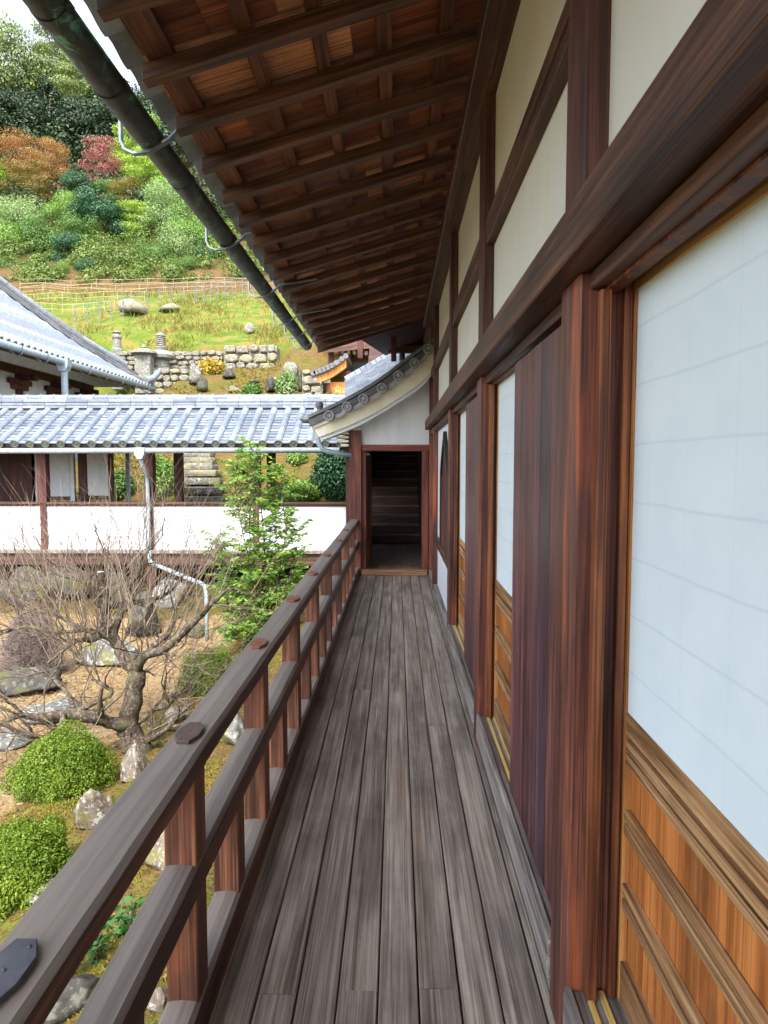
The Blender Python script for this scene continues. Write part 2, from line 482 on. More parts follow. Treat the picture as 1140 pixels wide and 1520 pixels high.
def leaf_mesh(name, P, D, L, W, mat, parent=None, fold=0.25, face=None):
    """P base points, D leaf directions, L lengths, W widths: one four-cornered folded leaf each"""
    n = len(P)
    D = D / (np.linalg.norm(D, axis=1, keepdims=True) + 1e-9)
    rv = NP.normal(size=(n, 3)) if face is None else face + NP.normal(size=(n, 3)) * 0.38
    if face is not None:        # leaves lie with their faces outward and up, like shingles
        rv /= np.linalg.norm(rv, axis=1, keepdims=True) + 1e-9
        D = NP.normal(size=(n, 3)) + np.array([0, 0, -0.5])
        D = D - rv * (D * rv).sum(1, keepdims=True)
        D /= np.linalg.norm(D, axis=1, keepdims=True) + 1e-9
    S = np.cross(D, rv); S /= (np.linalg.norm(S, axis=1, keepdims=True) + 1e-9)
    N = np.cross(S, D)
    L = np.broadcast_to(L, n)[:, None]; W = np.broadcast_to(W, n)[:, None]
    V = np.empty((n, 4, 3))
    V[:, 0] = P
    V[:, 1] = P + D * L * 0.45 + S * W * 0.5 + N * W * fold
    V[:, 2] = P + D * L
    V[:, 3] = P + D * L * 0.45 - S * W * 0.5 + N * W * fold
    me = bpy.data.meshes.new(name)
    me.vertices.add(4 * n); me.loops.add(4 * n); me.polygons.add(n)
    me.vertices.foreach_set('co', V.reshape(-1).astype(np.float32))
    me.loops.foreach_set('vertex_index', np.arange(4 * n, dtype=np.int32))
    me.polygons.foreach_set('loop_start', np.arange(0, 4 * n, 4, dtype=np.int32))
    me.polygons.foreach_set('loop_total', np.full(n, 4, dtype=np.int32))
    me.update(); me.validate()
    me.materials.append(mat)
    o = bpy.data.objects.new(name, me)
    COL.objects.link(o)
    if parent: o.parent = parent
    return o

def blob_points(blobs, n, shell=3.5):
    """points spread through ellipsoids (cx,cy,cz,rx,ry,rz), denser near their skins, with outward directions"""
    b = np.array(blobs, float)
    w = (b[:, 3] * b[:, 4] * b[:, 5]) ** (2 / 3); w /= w.sum()
    k = NP.choice(len(b), n, p=w)
    d = NP.normal(size=(n, 3)); d /= np.linalg.norm(d, axis=1, keepdims=True)
    r = NP.random(n) ** (1 / shell)
    P = b[k, :3] + d * r[:, None] * b[k, 3:6]
    return P, d

# ---------------------------------------------------------------- ground
def sstep(a, b, x):
    t = min(1.0, max(0.0, (x - a) / (b - a)))
    return t * t * (3 - 2 * t)
PROF = [(-30, -1.0), (5, -1.0), (6.6, -1.12), (10.4, -1.15), (11.8, -0.85), (12.5, -0.75), (14.3, -0.5), (15, 0.35), (17, 1.6), (22, 3.7),
        (27.85, 5.4), (28.25, 6.3), (38, 10.8), (40, 11.0), (45.5, 12.7), (46.4, 13.6), (48, 14.6), (95, 47), (120, 50), (260, 54)]
def gz(x, y):
    z = PROF[-1][1]
    for (a, p), (b, q) in zip(PROF, PROF[1:]):
        if a <= y <= b:
            z = p + (q - p) * (y - a) / (b - a)
            break
    if 22 < y < 38 and not (-12.2 < x < -4.9):
        z2 = 3.7 + (10.8 - 3.7) * (y - 22) / 16
        k = min(1, max((x + 4.9) / 1.0, (-12.2 - x) / 1.0, 0))
        z += (z2 - z) * k
    if x < -8.0 and 13 < y < 30:
        k = sstep(-8.2, -9.4, x) if False else min(1, (-8.0 - x) / 1.2)
        zf = -0.4 + (sstep(25, 30, y) * (z + 0.4))
        z += (zf - z) * k
    nz = noise.noise(Vector((x * 0.6, y * 0.6, 3.1)))
    n2 = noise.noise(Vector((x * 0.16, y * 0.16, 7.7)))
    z += nz * (0.06 if y < 14 else 0.16 if y < 50 else 0.35)
    if y > 15: z += n2 * (0.25 + 1.5 * sstep(50, 68, y))
    # mossy bank that falls away from the veranda, and the dry stream bed beyond it
    if y < 12 and x < 0.5:
        z += 0.35 * sstep(-2.4, -0.9, x) * sstep(12, 9, y)
        z += -0.12 * sstep(-2.6, -3.2, x) * sstep(5.2, 6.2, y)
        if x > -2.2 and y > 7.5: z += 0.25 * sstep(7.5, 9.5, y)
    return z

def build_ground():
    xs = sorted(set([round(-14 + 0.2 * i, 3) for i in range(80)] + [-160, -120, -90, -70, -56, -46, -38, -32, -27, -23, -20, -17.5, -15.5] + [2.5 + 2.0 * i for i in range(12)] + [35, 50, 80, 120]))
    ys = sorted(set([-30, -18, -10, -5, -2] + [round(0.2 * i, 3) for i in range(80)] + [16 + 0.35 * i for i in range(94)] + [49.5 + 2.2 * i for i in range(32)] + [125, 150, 200, 260] + [27.85, 28.25]))
    vs = [(x, y, gz(x, y)) for y in ys for x in xs]
    nx = len(xs)
    fs = [(j * nx + i, j * nx + i + 1, (j + 1) * nx + i + 1, (j + 1) * nx + i) for j in range(len(ys) - 1) for i in range(nx - 1)]
    me = bpy.data.meshes.new('ground'); me.from_pydata(vs, [], fs)
    me.polygons.foreach_set('use_smooth', [True] * len(fs))
    for a in ('gravel', 'soil', 'grass', 'litter'):
        me.attributes.new(a, 'FLOAT', 'POINT')
    gravel, soil, grass, dirt = [me.attributes[a] for a in ('gravel', 'soil', 'grass', 'litter')]
    for i, (x, y, z) in enumerate(vs):
        w = 0.7 * noise.noise(Vector((x * 0.5, y * 0.5, 1.0)))
        gravel.data[i].value = sstep(-2.35, -2.9, x + w * 0.6) * sstep(4.2, 5.0, y + w) * sstep(11.8, 11.0, y + w) if y < 13 else 0
        soil.data[i].value = sstep(45.0, 45.5, y) * sstep(50, 48, y)
        grass.data[i].value = sstep(28.0, 28.4, y) * sstep(45.6, 45.0, y)
        dirt.data[i].value = max(sstep(48, 50, y), sstep(11.2, 12.0, y + w * 0.8) * sstep(14.9, 14.5, y))
    lin = lambda *c: dim(globals()['lin'](*c), 0.6)
    m = NT('garden_ground')
    co = m.coords()
    A = lambda n: m.n('ShaderNodeAttribute', attribute_name=n).outputs['Fac']
    n1 = m.noise(co, 1.3, 6, 0.65); n2 = m.noise(co, 6, 6, 0.7); n3 = m.noise(co, 40, 4, 0.7)
    moss = m.ramp(n1, [(0.34, lin(104, 122, 36)), (0.48, lin(134, 132, 54)), (0.58, lin(152, 122, 72)), (0.72, lin(138, 102, 66))])
    moss = m.mix(m.ramp(n2, [(0.4, 0.0), (0.62, 0.8)]), moss, lin(128, 98, 66))
    moss = m.mix(m.ramp(n3, [(0.38, 0.8), (0.56, 0.0)]), moss, lin(62, 52, 28))
    vd = m.voro(co, 22); vc = m.voro(co, 22, out=1)
    sp = m.n('ShaderNodeSeparateColor'); m.l(vc, sp.inputs[0])
    pebble = m.ramp(sp.outputs[0], [(0.0, lin(150, 126, 92)), (0.5, lin(178, 150, 108)), (1.0, lin(192, 170, 132))])
    pebble = m.mix(m.ramp(vd, [(0.35, 0.0), (0.75, 0.8)]), pebble, lin(128, 96, 58))
    pebble = m.mix(m.ramp(n2, [(0.46, 0.0), (0.56, 0.95)]), pebble, lin(172, 148, 110))
    pebble = m.mix(m.ramp(n1, [(0.56, 0.0), (0.68, 0.8)]), pebble, lin(144, 124, 62))
    grs = m.ramp(n1, [(0.36, lin(88, 118, 40)), (0.5, lin(122, 142, 54)), (0.58, lin(160, 138, 78)), (0.72, lin(166, 122, 78))])
    grs = m.mix(m.ramp(n3, [(0.42, 0.5), (0.62, 0.0)]), grs, lin(106, 112, 44))
    so = m.ramp(n2, [(0.35, lin(96, 80, 54)), (0.65, lin(138, 108, 72))])
    lit = m.ramp(n2, [(0.35, lin(70, 66, 38)), (0.65, lin(108, 98, 56))])
    gf = m.ramp(m.math('ADD', A('gravel'), m.math('MULTIPLY', m.math('SUBTRACT', n2, 0.5), 0.6)), [(0.4, 0.0), (0.6, 1.0)])
    c = m.mix(gf, moss, pebble)
    c = m.mix(A('grass'), c, grs); c = m.mix(A('soil'), c, so); c = m.mix(A('litter'), c, lit)
    h = m.math('ADD', m.math('MULTIPLY', n3, 0.5), m.math('MULTIPLY', m.math('MULTIPLY', m.math('SUBTRACT', 1.0, vd), gf), 0.9))
    m.bump(m.math('ADD', h, n2), 0.6, 0.03)
    me.materials.append(m.done(c, 0.95, 0.15))
    o = bpy.data.objects.new('ground', me); COL.objects.link(o)
    tag(o, kind='structure')
build_ground()

# ---------------------------------------------------------------- veranda floor
def veranda():
    mb = MB()
    edges = [-0.53, -0.4105, -0.2935, -0.173, -0.053, 0.068, 0.190, 0.308, 0.4305]
    for i, (a, b) in enumerate(zip(edges, edges[1:])):
        g = 0.0028
        cuts = {0: [], 1: [1.93], 2: [4.7], 3: [1.95], 4: [], 5: [1.96], 6: [4.05], 7: []}[i]
        ys = [-4.0] + cuts + [9.6]
        for y0, y1 in zip(ys, ys[1:]):
            dz = R.uniform(-0.003, 0.003)
            n = max(1, int((y1 - y0) / 0.4))
            # slightly wavy plank
            top = []
            for k in range(n + 1):
                y = y0 + (y1 - y0 - 0.003) * k / n
                w = 0.0018 * noise.noise(Vector((i * 3.3, y * 1.1, 0)))
                z = dz + 0.003 * noise.noise(Vector((i * 7.1, y * 0.8, 5)))
                top.append((y, a + g + w, b - g + w, z))
            vs, fs = [], []
            for (y, x0, x1, z) in top:
                c = 0.003
                vs += [(x0, y, z - 0.03), (x0, y, z - c), (x0 + c, y, z), ((x0 + x1) / 2, y, z + 0.0015), (x1 - c, y, z), (x1, y, z - c), (x1, y, z - 0.03)]
            for k in range(n):
                for q in range(6):
                    fs.append((k * 7 + q, k * 7 + q + 1, k * 7 + q + 8, k * 7 + q + 7))
            fs += [tuple(range(7)), tuple(range(n * 7 + 6, n * 7 - 1, -1))]
            mb.add(vs, fs)
    mb.box(0.4335, 0.4535, -4, 9.6, -0.03, 0.012)
    o = mb.build('veranda_floor', MT['floor'])
    tag(o, kind='structure')
    u = MB().box(-0.56, 0.7, -4, 9.62, -0.22, -0.034)
    for y in (0.5, 2.5, 4.5, 6.5, 8.5):
        u.box(-0.5, -0.36, y, y + 0.14, -1.2, -0.22)
    tag(u.build('floor_joists', MT['darkwoodx']), kind='structure')
veranda()

# ---------------------------------------------------------------- railing
def worn_bar(x0, x1, z0, z1, y0, y1, amp, seed, step=0.12, ch=0.012):
    mb = MB()
    n = int((y1 - y0) / step)
    vs, fs = [], []
    for k in range(n + 1):
        y = y0 + (y1 - y0) * k / n
        q = lambda s: amp * noise.noise(Vector((s * 9.7 + seed, y * 1.3, s))) + amp * 0.5 * noise.noise(Vector((s * 3 + seed, y * 4.1, 2)))
        a, b, c, d = x0 + q(1), x1 + q(2), z0 + q(3) * 0.5, z1 + q(4) * 0.5
        vs += [(a, y, c), (a, y, d - ch), (a + ch, y, d), ((a + b) / 2, y, d + 0.003), (b - ch, y, d), (b, y, d - ch), (b, y, c)]
    for k in range(n):
        for q in range(7):
            fs.append((k * 7 + q, k * 7 + (q + 1) % 7, (k + 1) * 7 + (q + 1) % 7, (k + 1) * 7 + q))
    fs += [tuple(range(7)), tuple(range(n * 7 + 6, n * 7 - 1, -1))]
    return mb.add(vs, fs)

def railing():
    t = thing('veranda_railing', 'weathered wooden railing with three horizontal rails along the open left side of the veranda', 'railing', (-0.57, 0, 0))
    hr = worn_bar(-0.648, -0.528, 0.742, 0.80, -3.0, 9.62, 0.007, 1).build('handrail', MT['rail'], t)
    worn_bar(-0.622, -0.530, 0.415, 0.50, -3.0, 9.62, 0.003, 5).build('middle_rail', MT['rail'], t)
    worn_bar(-0.622, -0.528, 0.0, 0.12, -3.0, 9.62, 0.002, 9).build('bottom_rail', MT['rail'], t)
    up = [-0.16, 0.80, 1.756, 2.709, 3.656, 4.60, 5.54, 6.55, 7.62, 8.75]
    for y in up:
        box('upper_post', MT['railpost'], t, -0.619, -0.533, y, y + 0.095, 0.495, 0.745, 0.003)
    low = [-0.16, 0.32, 0.80, 1.278] + [1.753, 2.232, 2.71, 3.185, 3.671, 4.141, 4.60, 5.07, 5.54, 6.05, 6.55, 7.09, 7.62, 8.19, 8.75]
    for y in low:
        box('lower_post', MT['railpost'], t, -0.619, -0.533, y, y + 0.095, 0.115, 0.42, 0.003)
    for i, y in enumerate((0.97, 1.896, 2.873, 3.848, 4.762, 5.746, 6.877, 7.94)):
        m = [MT['platedark'], MT['plate'], MT['platered']][min(i, 2)]
        w, l = 0.034, 0.070
        poly = [(-w + 0.02, -l), (w - 0.014, -l), (w, -l + 0.045), (w, l - 0.04), (w - 0.02, l), (-w + 0.014, l), (-w, l - 0.05), (-w, -l + 0.04)]
        pl = MB().prism([(-0.588 + u, y + v) for u, v in poly], 'Z', 0.803, 0.813)
        for u, v in ((0.012, 0.05), (-0.01, -0.05), (0.0, 0.0)):
            pl.lathe([(0.004, 0.812), (0.004, 0.8145), (0.002, 0.816)], (-0.588 + u, y + v, 0), 8)
        o = pl.build('cover_plate', m, hr, 0.002)
        if i == 0: o['label'] = 'slate grey metal plate on the handrail'
        elif i == 1: o['label'] = 'dark bronze hexagonal plate on the handrail'
        else: o['label'] = 'reddish copper plate on the handrail'
railing()

# ---------------------------------------------------------------- the hall on the right: posts, walls, doors, eave
PX = 0.445
hall = thing('temple_hall', 'long wooden temple hall with shoji doors and a deep eave along the right side', 'temple hall', (0.6, 4, 0))
def slat_door(y0, y1, xs=0.568):
    t = bpy.data.objects.new('shoji_door', None); COL.objects.link(t); t.parent = hall
    t.matrix_parent_inverse = hall.matrix_basis.inverted()
    zb, zp, zt = 0.203, 0.958, 1.985
    fr = MB()
    box('stile', MT['stile'], t, xs, xs + 0.035, y0, y0 + 0.028, zb, 2.03, 0.002)
    box('stile', MT['stile'], t, xs, xs + 0.035, y1 - 0.028, y1, zb, 2.03, 0.002)
    for za, zc in ((zt, 2.029), (zp - 0.055, zp), (zb + 0.002, zb + 0.11)):
        box('cross_rail', MT['slat'], t, xs + 0.001, xs + 0.034, y0 + 0.028, y1 - 0.028, za, zc, 0.002)
    box('paper', MT['paper'], t, xs + 0.005, xs + 0.010, y0 + 0.028, y1 - 0.028, zp, zt, 0)
    pn = MB()
    n = max(2, int((y1 - y0 - 0.06) / 0.105))
    for i in range(n):
        a = y0 + 0.028 + (y1 - y0 - 0.056) * i / n; b = y0 + 0.028 + (y1 - y0 - 0.056) * (i + 1) / n
        pn.box(xs + 0.018, xs + 0.026, a, b - 0.0015, zb + 0.11, zp - 0.055)
    pn.build('panel', MT['orange'], t)
    for z in (0.874, 0.840, 0.695, 0.660, 0.505, 0.466):
        box('slat', MT['slat'], t, xs + 0.001, xs + 0.018, y0 + 0.028, y1 - 0.028, z - 0.012, z + 0.014, 0.002)
    return t

def right_hall():
    h = hall
    posts = [(-2.6, -2.41), (-0.52, -0.33), (1.712, 1.90), (3.672, 3.856), (5.80, 5.985), (8.36, 8.52)]
    for i, (a, b) in enumerate(posts):
        box('post', MT['post'], h, PX, PX + 0.2, a, b, 0.0 if i < 5 else 0.02, 2.035, 0.006)
        box('upper_post', MT['darkpost'], h, PX + 0.004, PX + 0.2, a + 0.004, b - 0.004, 2.155, 3.47, 0.005)
    box('corner_post', MT['redwood'], h, 0.452, 0.6, 9.5, 9.63, 0.02, 3.46, 0.005)
    # nageshi beam, its far end cut at a slant
    MB().prism([(0.386, 2.035), (0.386, 2.15), (0.396, 2.156), (0.62, 2.156), (0.62, 2.035)], 'Y', -4, 9.42).build('tie_beam', MT['beam'], h, 0.004)
    for (a, b) in [(-2.41, -0.52), (-0.33, 1.712), (1.90, 3.672), (3.856, 5.80), (5.985, 8.36), (8.52, 9.5)]:
        box('upper_panel', MT['plaster'], h, 0.508, 0.56, a - 0.01, b + 0.01, 2.15, 3.475, 0)
        box('upper_rail', MT['beam'], h, 0.462, 0.58, a - 0.001, b + 0.001, 2.708, 2.838, 0.004)
    box('wall_plate', MT['beam'], h, 0.372, 0.60, -4, 9.75, 3.465, 3.575, 0.006)
    bays = [(-0.33, 1.712), (1.90, 3.672), (3.856, 5.80)]
    for a, b in bays:
        # lintel with its two stepped grooves
        box('lintel', MT['beam'], h, PX + 0.024, 0.548, a, b, 1.993, 2.033, 0.003)
        box('lintel_groove', MT['jamb'], h, 0.500, 0.535, a, b, 1.984, 1.992, 0)
        box('door_sill', MT['sill'], h, PX - 0.008, 0.66, a, b, 0.075, 0.200, 0.004)
        box('sill_base', MT['sill'], h, PX + 0.012, 0.62, a, b, 0.0, 0.074, 0.004)
        box('sill_lip', MT['sill'], h, PX - 0.006, PX + 0.012, a, b, 0.201, 0.211, 0.002)
        for x in (0.489, 0.524):
            box('sill_track', MT['track'], h, x, x + 0.014, a + 0.02, b - 0.01, 0.201, 0.209, 0.001)
        # jamb strips against the far post of the bay
        box('jamb', MT['jamb'], h, 0.484, 0.512, b - 0.045, b, 0.201, 1.985, 0.003)
        if b < 2: box('jamb', MT['jamb'], h, 0.545, 0.566, b - 0.03, b, 0.201, 2.03, 0.003)
        slat_door(b - 0.96, b - 0.012, 0.528) if b > 2 else slat_door(b - 0.92, b - 0.012)
        slat_door(a + 0.012, a + 0.94, 0.607)
    for a, b in ((1.903, 2.80), (3.859, 4.75)):
        mb = MB(); y = a
        while y < b - 0.02:
            w = min(R.choice((0.11, 0.145, 0.17, 0.125)), b - y)
            if b - y - w < 0.05: w = b - y
            mb.box(0.474 + R.uniform(0, 0.002), 0.4875, y, y + w - 0.0015, 0.213, 1.97)
            y += w
        mb.build('sliding_shutter', MT['shutter'], h)
    # plastered bay with the cusped window
    a, b = 5.98, 8.36
    MB().box(0.505, 0.56, a, b, 0.10, 2.03).box(0.505, 0.56, 8.52, 9.5, 0.1, 2.03).build('lower_wall', MT['white'], h)
    box('lintel', MT['beam'], h, PX + 0.012, 0.6, 5.98, 8.36, 1.972, 2.033, 0.004)
    box('lintel', MT['beam'], h, PX + 0.012, 0.6, 8.52, 9.5, 1.972, 2.033, 0.004)
    box('waist_rail', MT['beam'], h, 0.470, 0.54, a, b, 0.60, 0.70, 0.004)
    box('base_rail', MT['sill'], h, 0.455, 0.56, a, 9.5, 0.0, 0.10, 0.004)
    c, wd, z0, z1 = 6.95, 0.50, 0.70, 1.90
    outl = []
    for i in range(25):
        q = i / 24
        y = -1 + 2 * q
        k = 1 - abs(y)
        zz = z1 - 0.42 * (1 - k ** 0.75) if k < 0.97 else z1
        outl.append((c + y * wd * (0.86 + 0.14 * abs(y)), zz - (0.0)))
    base = [(c + wd * 1.06, z0), (c - wd * 1.06, z0)]
    poly_o = outl + base
    inner = [(c + (p[0] - c) * 0.84, z0 + 0.03 + (p[1] - z0 - 0.03) * 0.93) for p in outl]
    fr = MB()
    # frame as a ribbon between inner and outer outlines
    po = [(c - wd * 1.06, z0)] + outl + [(c + wd * 1.06, z0)]
    pi = [(c - wd * 0.9, z0)] + inner + [(c + wd * 0.9, z0)]
    vs = []; fs = []
    for x in (0.468, 0.506):
        vs += [(x, y, z) for y, z in po] + [(x, y, z) for y, z in pi]
    n = len(po); mm = 2 * n
    for i in range(n - 1):
        fs += [(i, i + 1, n + i + 1, n + i), (mm + i, mm + n + i, mm + n + i + 1, mm + i + 1), (i, mm + i, mm + i + 1, i + 1), (n + i, n + i + 1, mm + n + i + 1, mm + n + i)]
    fs += [(0, n, mm + n, mm), (n - 1, mm + n - 1, mm + 2 * n - 1, 2 * n - 1)]
    w = fr.add(vs, fs).build('cusped_window', MT['black'], h)
    MB().prism([(y, z) for y, z in pi], 'X', 0.498, 0.503).build('backing_board', MT['darkwood'], w)
    la = MB()
    for i in range(-4, 5):
        y = c + i * 0.095
        zt = z1 - 0.1 - 0.40 * (abs(i) / 4.6) ** 1.2
        la.box(0.484, 0.496, y - 0.014, y + 0.014, z0, zt)
    la.build('lattice', MT['redwood'], w)
    # unseen block added inside the hall so that no sun leaks through
    box('inner_sun_block', MT['darkwood'], h, 0.76, 6.0, -4, 9.6, 0, 3.45, 0)
    # eave
    zt = lambda x: 3.2 + 0.29 * (x + 1.04)
    for k in range(-15, 16):
        y = 2.90 + 0.43 * k
        MB().add([(-1.04, y, zt(-1.04)), (-1.04, y + 0.068, zt(-1.04)), (-1.04, y + 0.068, zt(-1.04) - 0.068), (-1.04, y, zt(-1.04) - 0.068),
                  (1.2, y, zt(1.2)), (1.2, y + 0.068, zt(1.2)), (1.2, y + 0.068, zt(1.2) - 0.068), (1.2, y, zt(1.2) - 0.068)],
                 [(0, 1, 2, 3), (7, 6, 5, 4), (0, 4, 5, 1), (1, 5, 6, 2), (2, 6, 7, 3), (3, 7, 4, 0)]).build('rafter', MT['rafter'], h, 0.003)
    for x, w_ in ((-0.965, 0.11), (-0.62, 0.065), (-0.34, 0.065), (-0.06, 0.065), (0.22, 0.065)):
        MB().bar((x, -3.9, zt(x) + 0.022), (x, 9.82, zt(x) + 0.022), w_, 0.042, (-0.28, 0, 1)).build('batten', MT['batten'], h, 0.002)
    sb = MB()
    for k in range(-16, 17):
        y, y1 = 2.934 + 0.43 * k, 2.934 + 0.43 * (k + 1) - 0.002
        x = -1.045
        while x < 1.05:
            xe = min(1.1, x + R.choice((0.28, 0.42, 0.56, 0.84)))
            zc, dz = R.uniform(0.0440, 0.0475), 0.015
            z0, z1 = zt(x) + zc, zt(xe) + zc
            sb.add([(x, y, z0), (xe - 0.002, y, z1), (xe - 0.002, y1, z1), (x, y1, z0),
                    (x, y, z0 + dz), (xe - 0.002, y, z1 + dz), (xe - 0.002, y1, z1 + dz), (x, y1, z0 + dz)],
                   [(0, 3, 2, 1), (4, 5, 6, 7), (0, 1, 5, 4), (1, 2, 6, 5), (2, 3, 7, 6), (3, 0, 4, 7)])
            x = xe
    sb.build('soffit_boards', MT['soffit'], h)
    # roof above
    MB().add([(-1.08, -4, zt(-1.08) + 0.08), (3.5, -4, zt(3.5) + 0.5), (3.5, 9.9, zt(3.5) + 0.5), (-1.08, 9.9, zt(-1.08) + 0.08),
              (-1.08, -4, zt(-1.08) + 0.2), (3.5, -4, zt(3.5) + 1.1), (3.5, 9.9, zt(3.5) + 1.1), (-1.08, 9.9, zt(-1.08) + 0.2)],
             [(0, 3, 2, 1), (4, 5, 6, 7), (0, 1, 5, 4), (1, 2, 6, 5), (2, 3, 7, 6), (3, 0, 4, 7)]).build('roof', MT['tile'], h)
    et = MB()
    y = -3.9
    while y < 9.75:
        # one eave tile: S-shaped plate with a hanging lip
        p = 0.222
        n = 6
        vs, fs = [], []
        for i in range(n + 1):
            s = i / n
            dz = 0.013 * math.sin(s * math.pi * 1.5 + 0.5) - 0.014 + 0.010 * s
            yy = y + s * (p + 0.012)
            for (x, dd) in ((-0.95, 0.045), (-1.118, -0.006), (-1.134, -0.006), (-1.134, 0.046), (-0.95, 0.095)):
                vs.append((x, yy, zt(-1.1) + 0.065 + dd + dz + (x + 1.13) * 0.1))
        for i in range(n):
            for q in range(5):
                fs.append((i * 5 + q, i * 5 + (q + 1) % 5, (i + 1) * 5 + (q + 1) % 5, (i + 1) * 5 + q))
        fs += [tuple(range(5)), tuple(range(n * 5 + 4, n * 5 - 1, -1))]
        et.add(vs, fs)
        y += p
    et.build('eave_tiles', MT['eavetile'], h)
    # gable end of the eave: verge board
    MB().add([(-1.12, 9.83, zt(-1.12) - 0.03), (1.2, 9.83, zt(1.2) - 0.03), (1.2, 9.9, zt(1.2) - 0.03), (-1.12, 9.9, zt(-1.12) - 0.03),
              (-1.12, 9.83, zt(-1.12) + 0.1), (1.2, 9.83, zt(1.2) + 0.1), (1.2, 9.9, zt(1.2) + 0.1), (-1.12, 9.9, zt(-1.12) + 0.1)],
             [(0, 3, 2, 1), (4, 5, 6, 7), (0, 1, 5, 4), (1, 2, 6, 5), (2, 3, 7, 6), (3, 0, 4, 7)]).build('verge_board', MT['rafter'], h, 0.004)
right_hall()

# ---------------------------------------------------------------- gutter under the eave
def gutter():
    t = thing('rain_gutter', 'dark green weathered copper gutter hanging along the near eave', 'gutter', (-1.2, 4, 3.15))
    mb = MB()
    prof = []
    for i in range(17):
        a = math.pi + math.pi * i / 16
        prof.append((0.066 * math.cos(a), 0.066 * math.sin(a)))
    prof = [(-0.066, 0.014)] + prof + [(0.066, 0.014)]
    inn = [(x * 0.95, z * 0.95 + 0.0005) for x, z in prof][::-1]
    ring = prof + inn
    n = len(ring)
    ys = [-3.6 + 0.3 * i for i in range(45)]
    ys = [y for y in ys if y < 9.3] + [9.3]
    vs = [(-1.2 + x, y, 3.155 + z) for y in ys for x, z in ring]
    fs = [(k * n + i, k * n + (i + 1) % n, (k + 1) * n + (i + 1) % n, (k + 1) * n + i) for k in range(len(ys) - 1) for i in range(n)]
    mb.add(vs, fs)
    mb.prism([(-1.2 + x, 3.155 + z) for x, z in prof], 'Y', 9.3, 9.31)
    mb.build('trough', MT['copper'], t, smooth=True)
    for y in [-2.6, -0.9, 0.8, 2.45, 2.95, 3.9, 4.9, 5.9, 6.95, 7.9, 8.8]:
        vs = [(-1.2 + x * 1.05, yy, 3.155 + z * 1.05) for yy in (y, y + 0.06) for x, z in ring]
        MB().add(vs, [(i, (i + 1) % n, n + (i + 1) % n, n + i) for i in range(n)]).build('joint_collar', MT['copper'], t, smooth=True)
    for i, y in enumerate([-2.2, -0.8, 0.6, 2.0, 3.42, 4.92, 6.3, 7.5, 8.3, 9.0]):
        long = i in (6, 7)
        path = [(-1.335, 3.25), (-1.335, 3.13), (-1.318, 3.09), (-1.275, 3.070), (-1.20, 3.076), (-1.10, 3.135), (-1.06, 3.175), (-0.72, 3.232) if long else (-1.02, 3.185)]
        mb = MB()
        vs, fs = [], []
        for k, (x, z) in enumerate(path):
            d = Vector((path[min(k + 1, 7)][0] - path[max(k - 1, 0)][0], path[min(k + 1, 7)][1] - path[max(k - 1, 0)][1])).normalized()
            nx, nz = -d.y * 0.005, d.x * 0.005
            vs += [(x - nx, y - 0.017, z - nz), (x - nx, y + 0.017, z - nz), (x + nx, y + 0.017, z + nz), (x + nx, y - 0.017, z + nz)]
        for k in range(7):
            for q in range(4):
                fs.append((k * 4 + q, k * 4 + (q + 1) % 4, (k + 1) * 4 + (q + 1) % 4, (k + 1) * 4 + q))
        fs += [(0, 1, 2, 3), (31, 30, 29, 28)]
        mb.add(vs, fs).build('bracket', MT['galv'], t)
gutter()

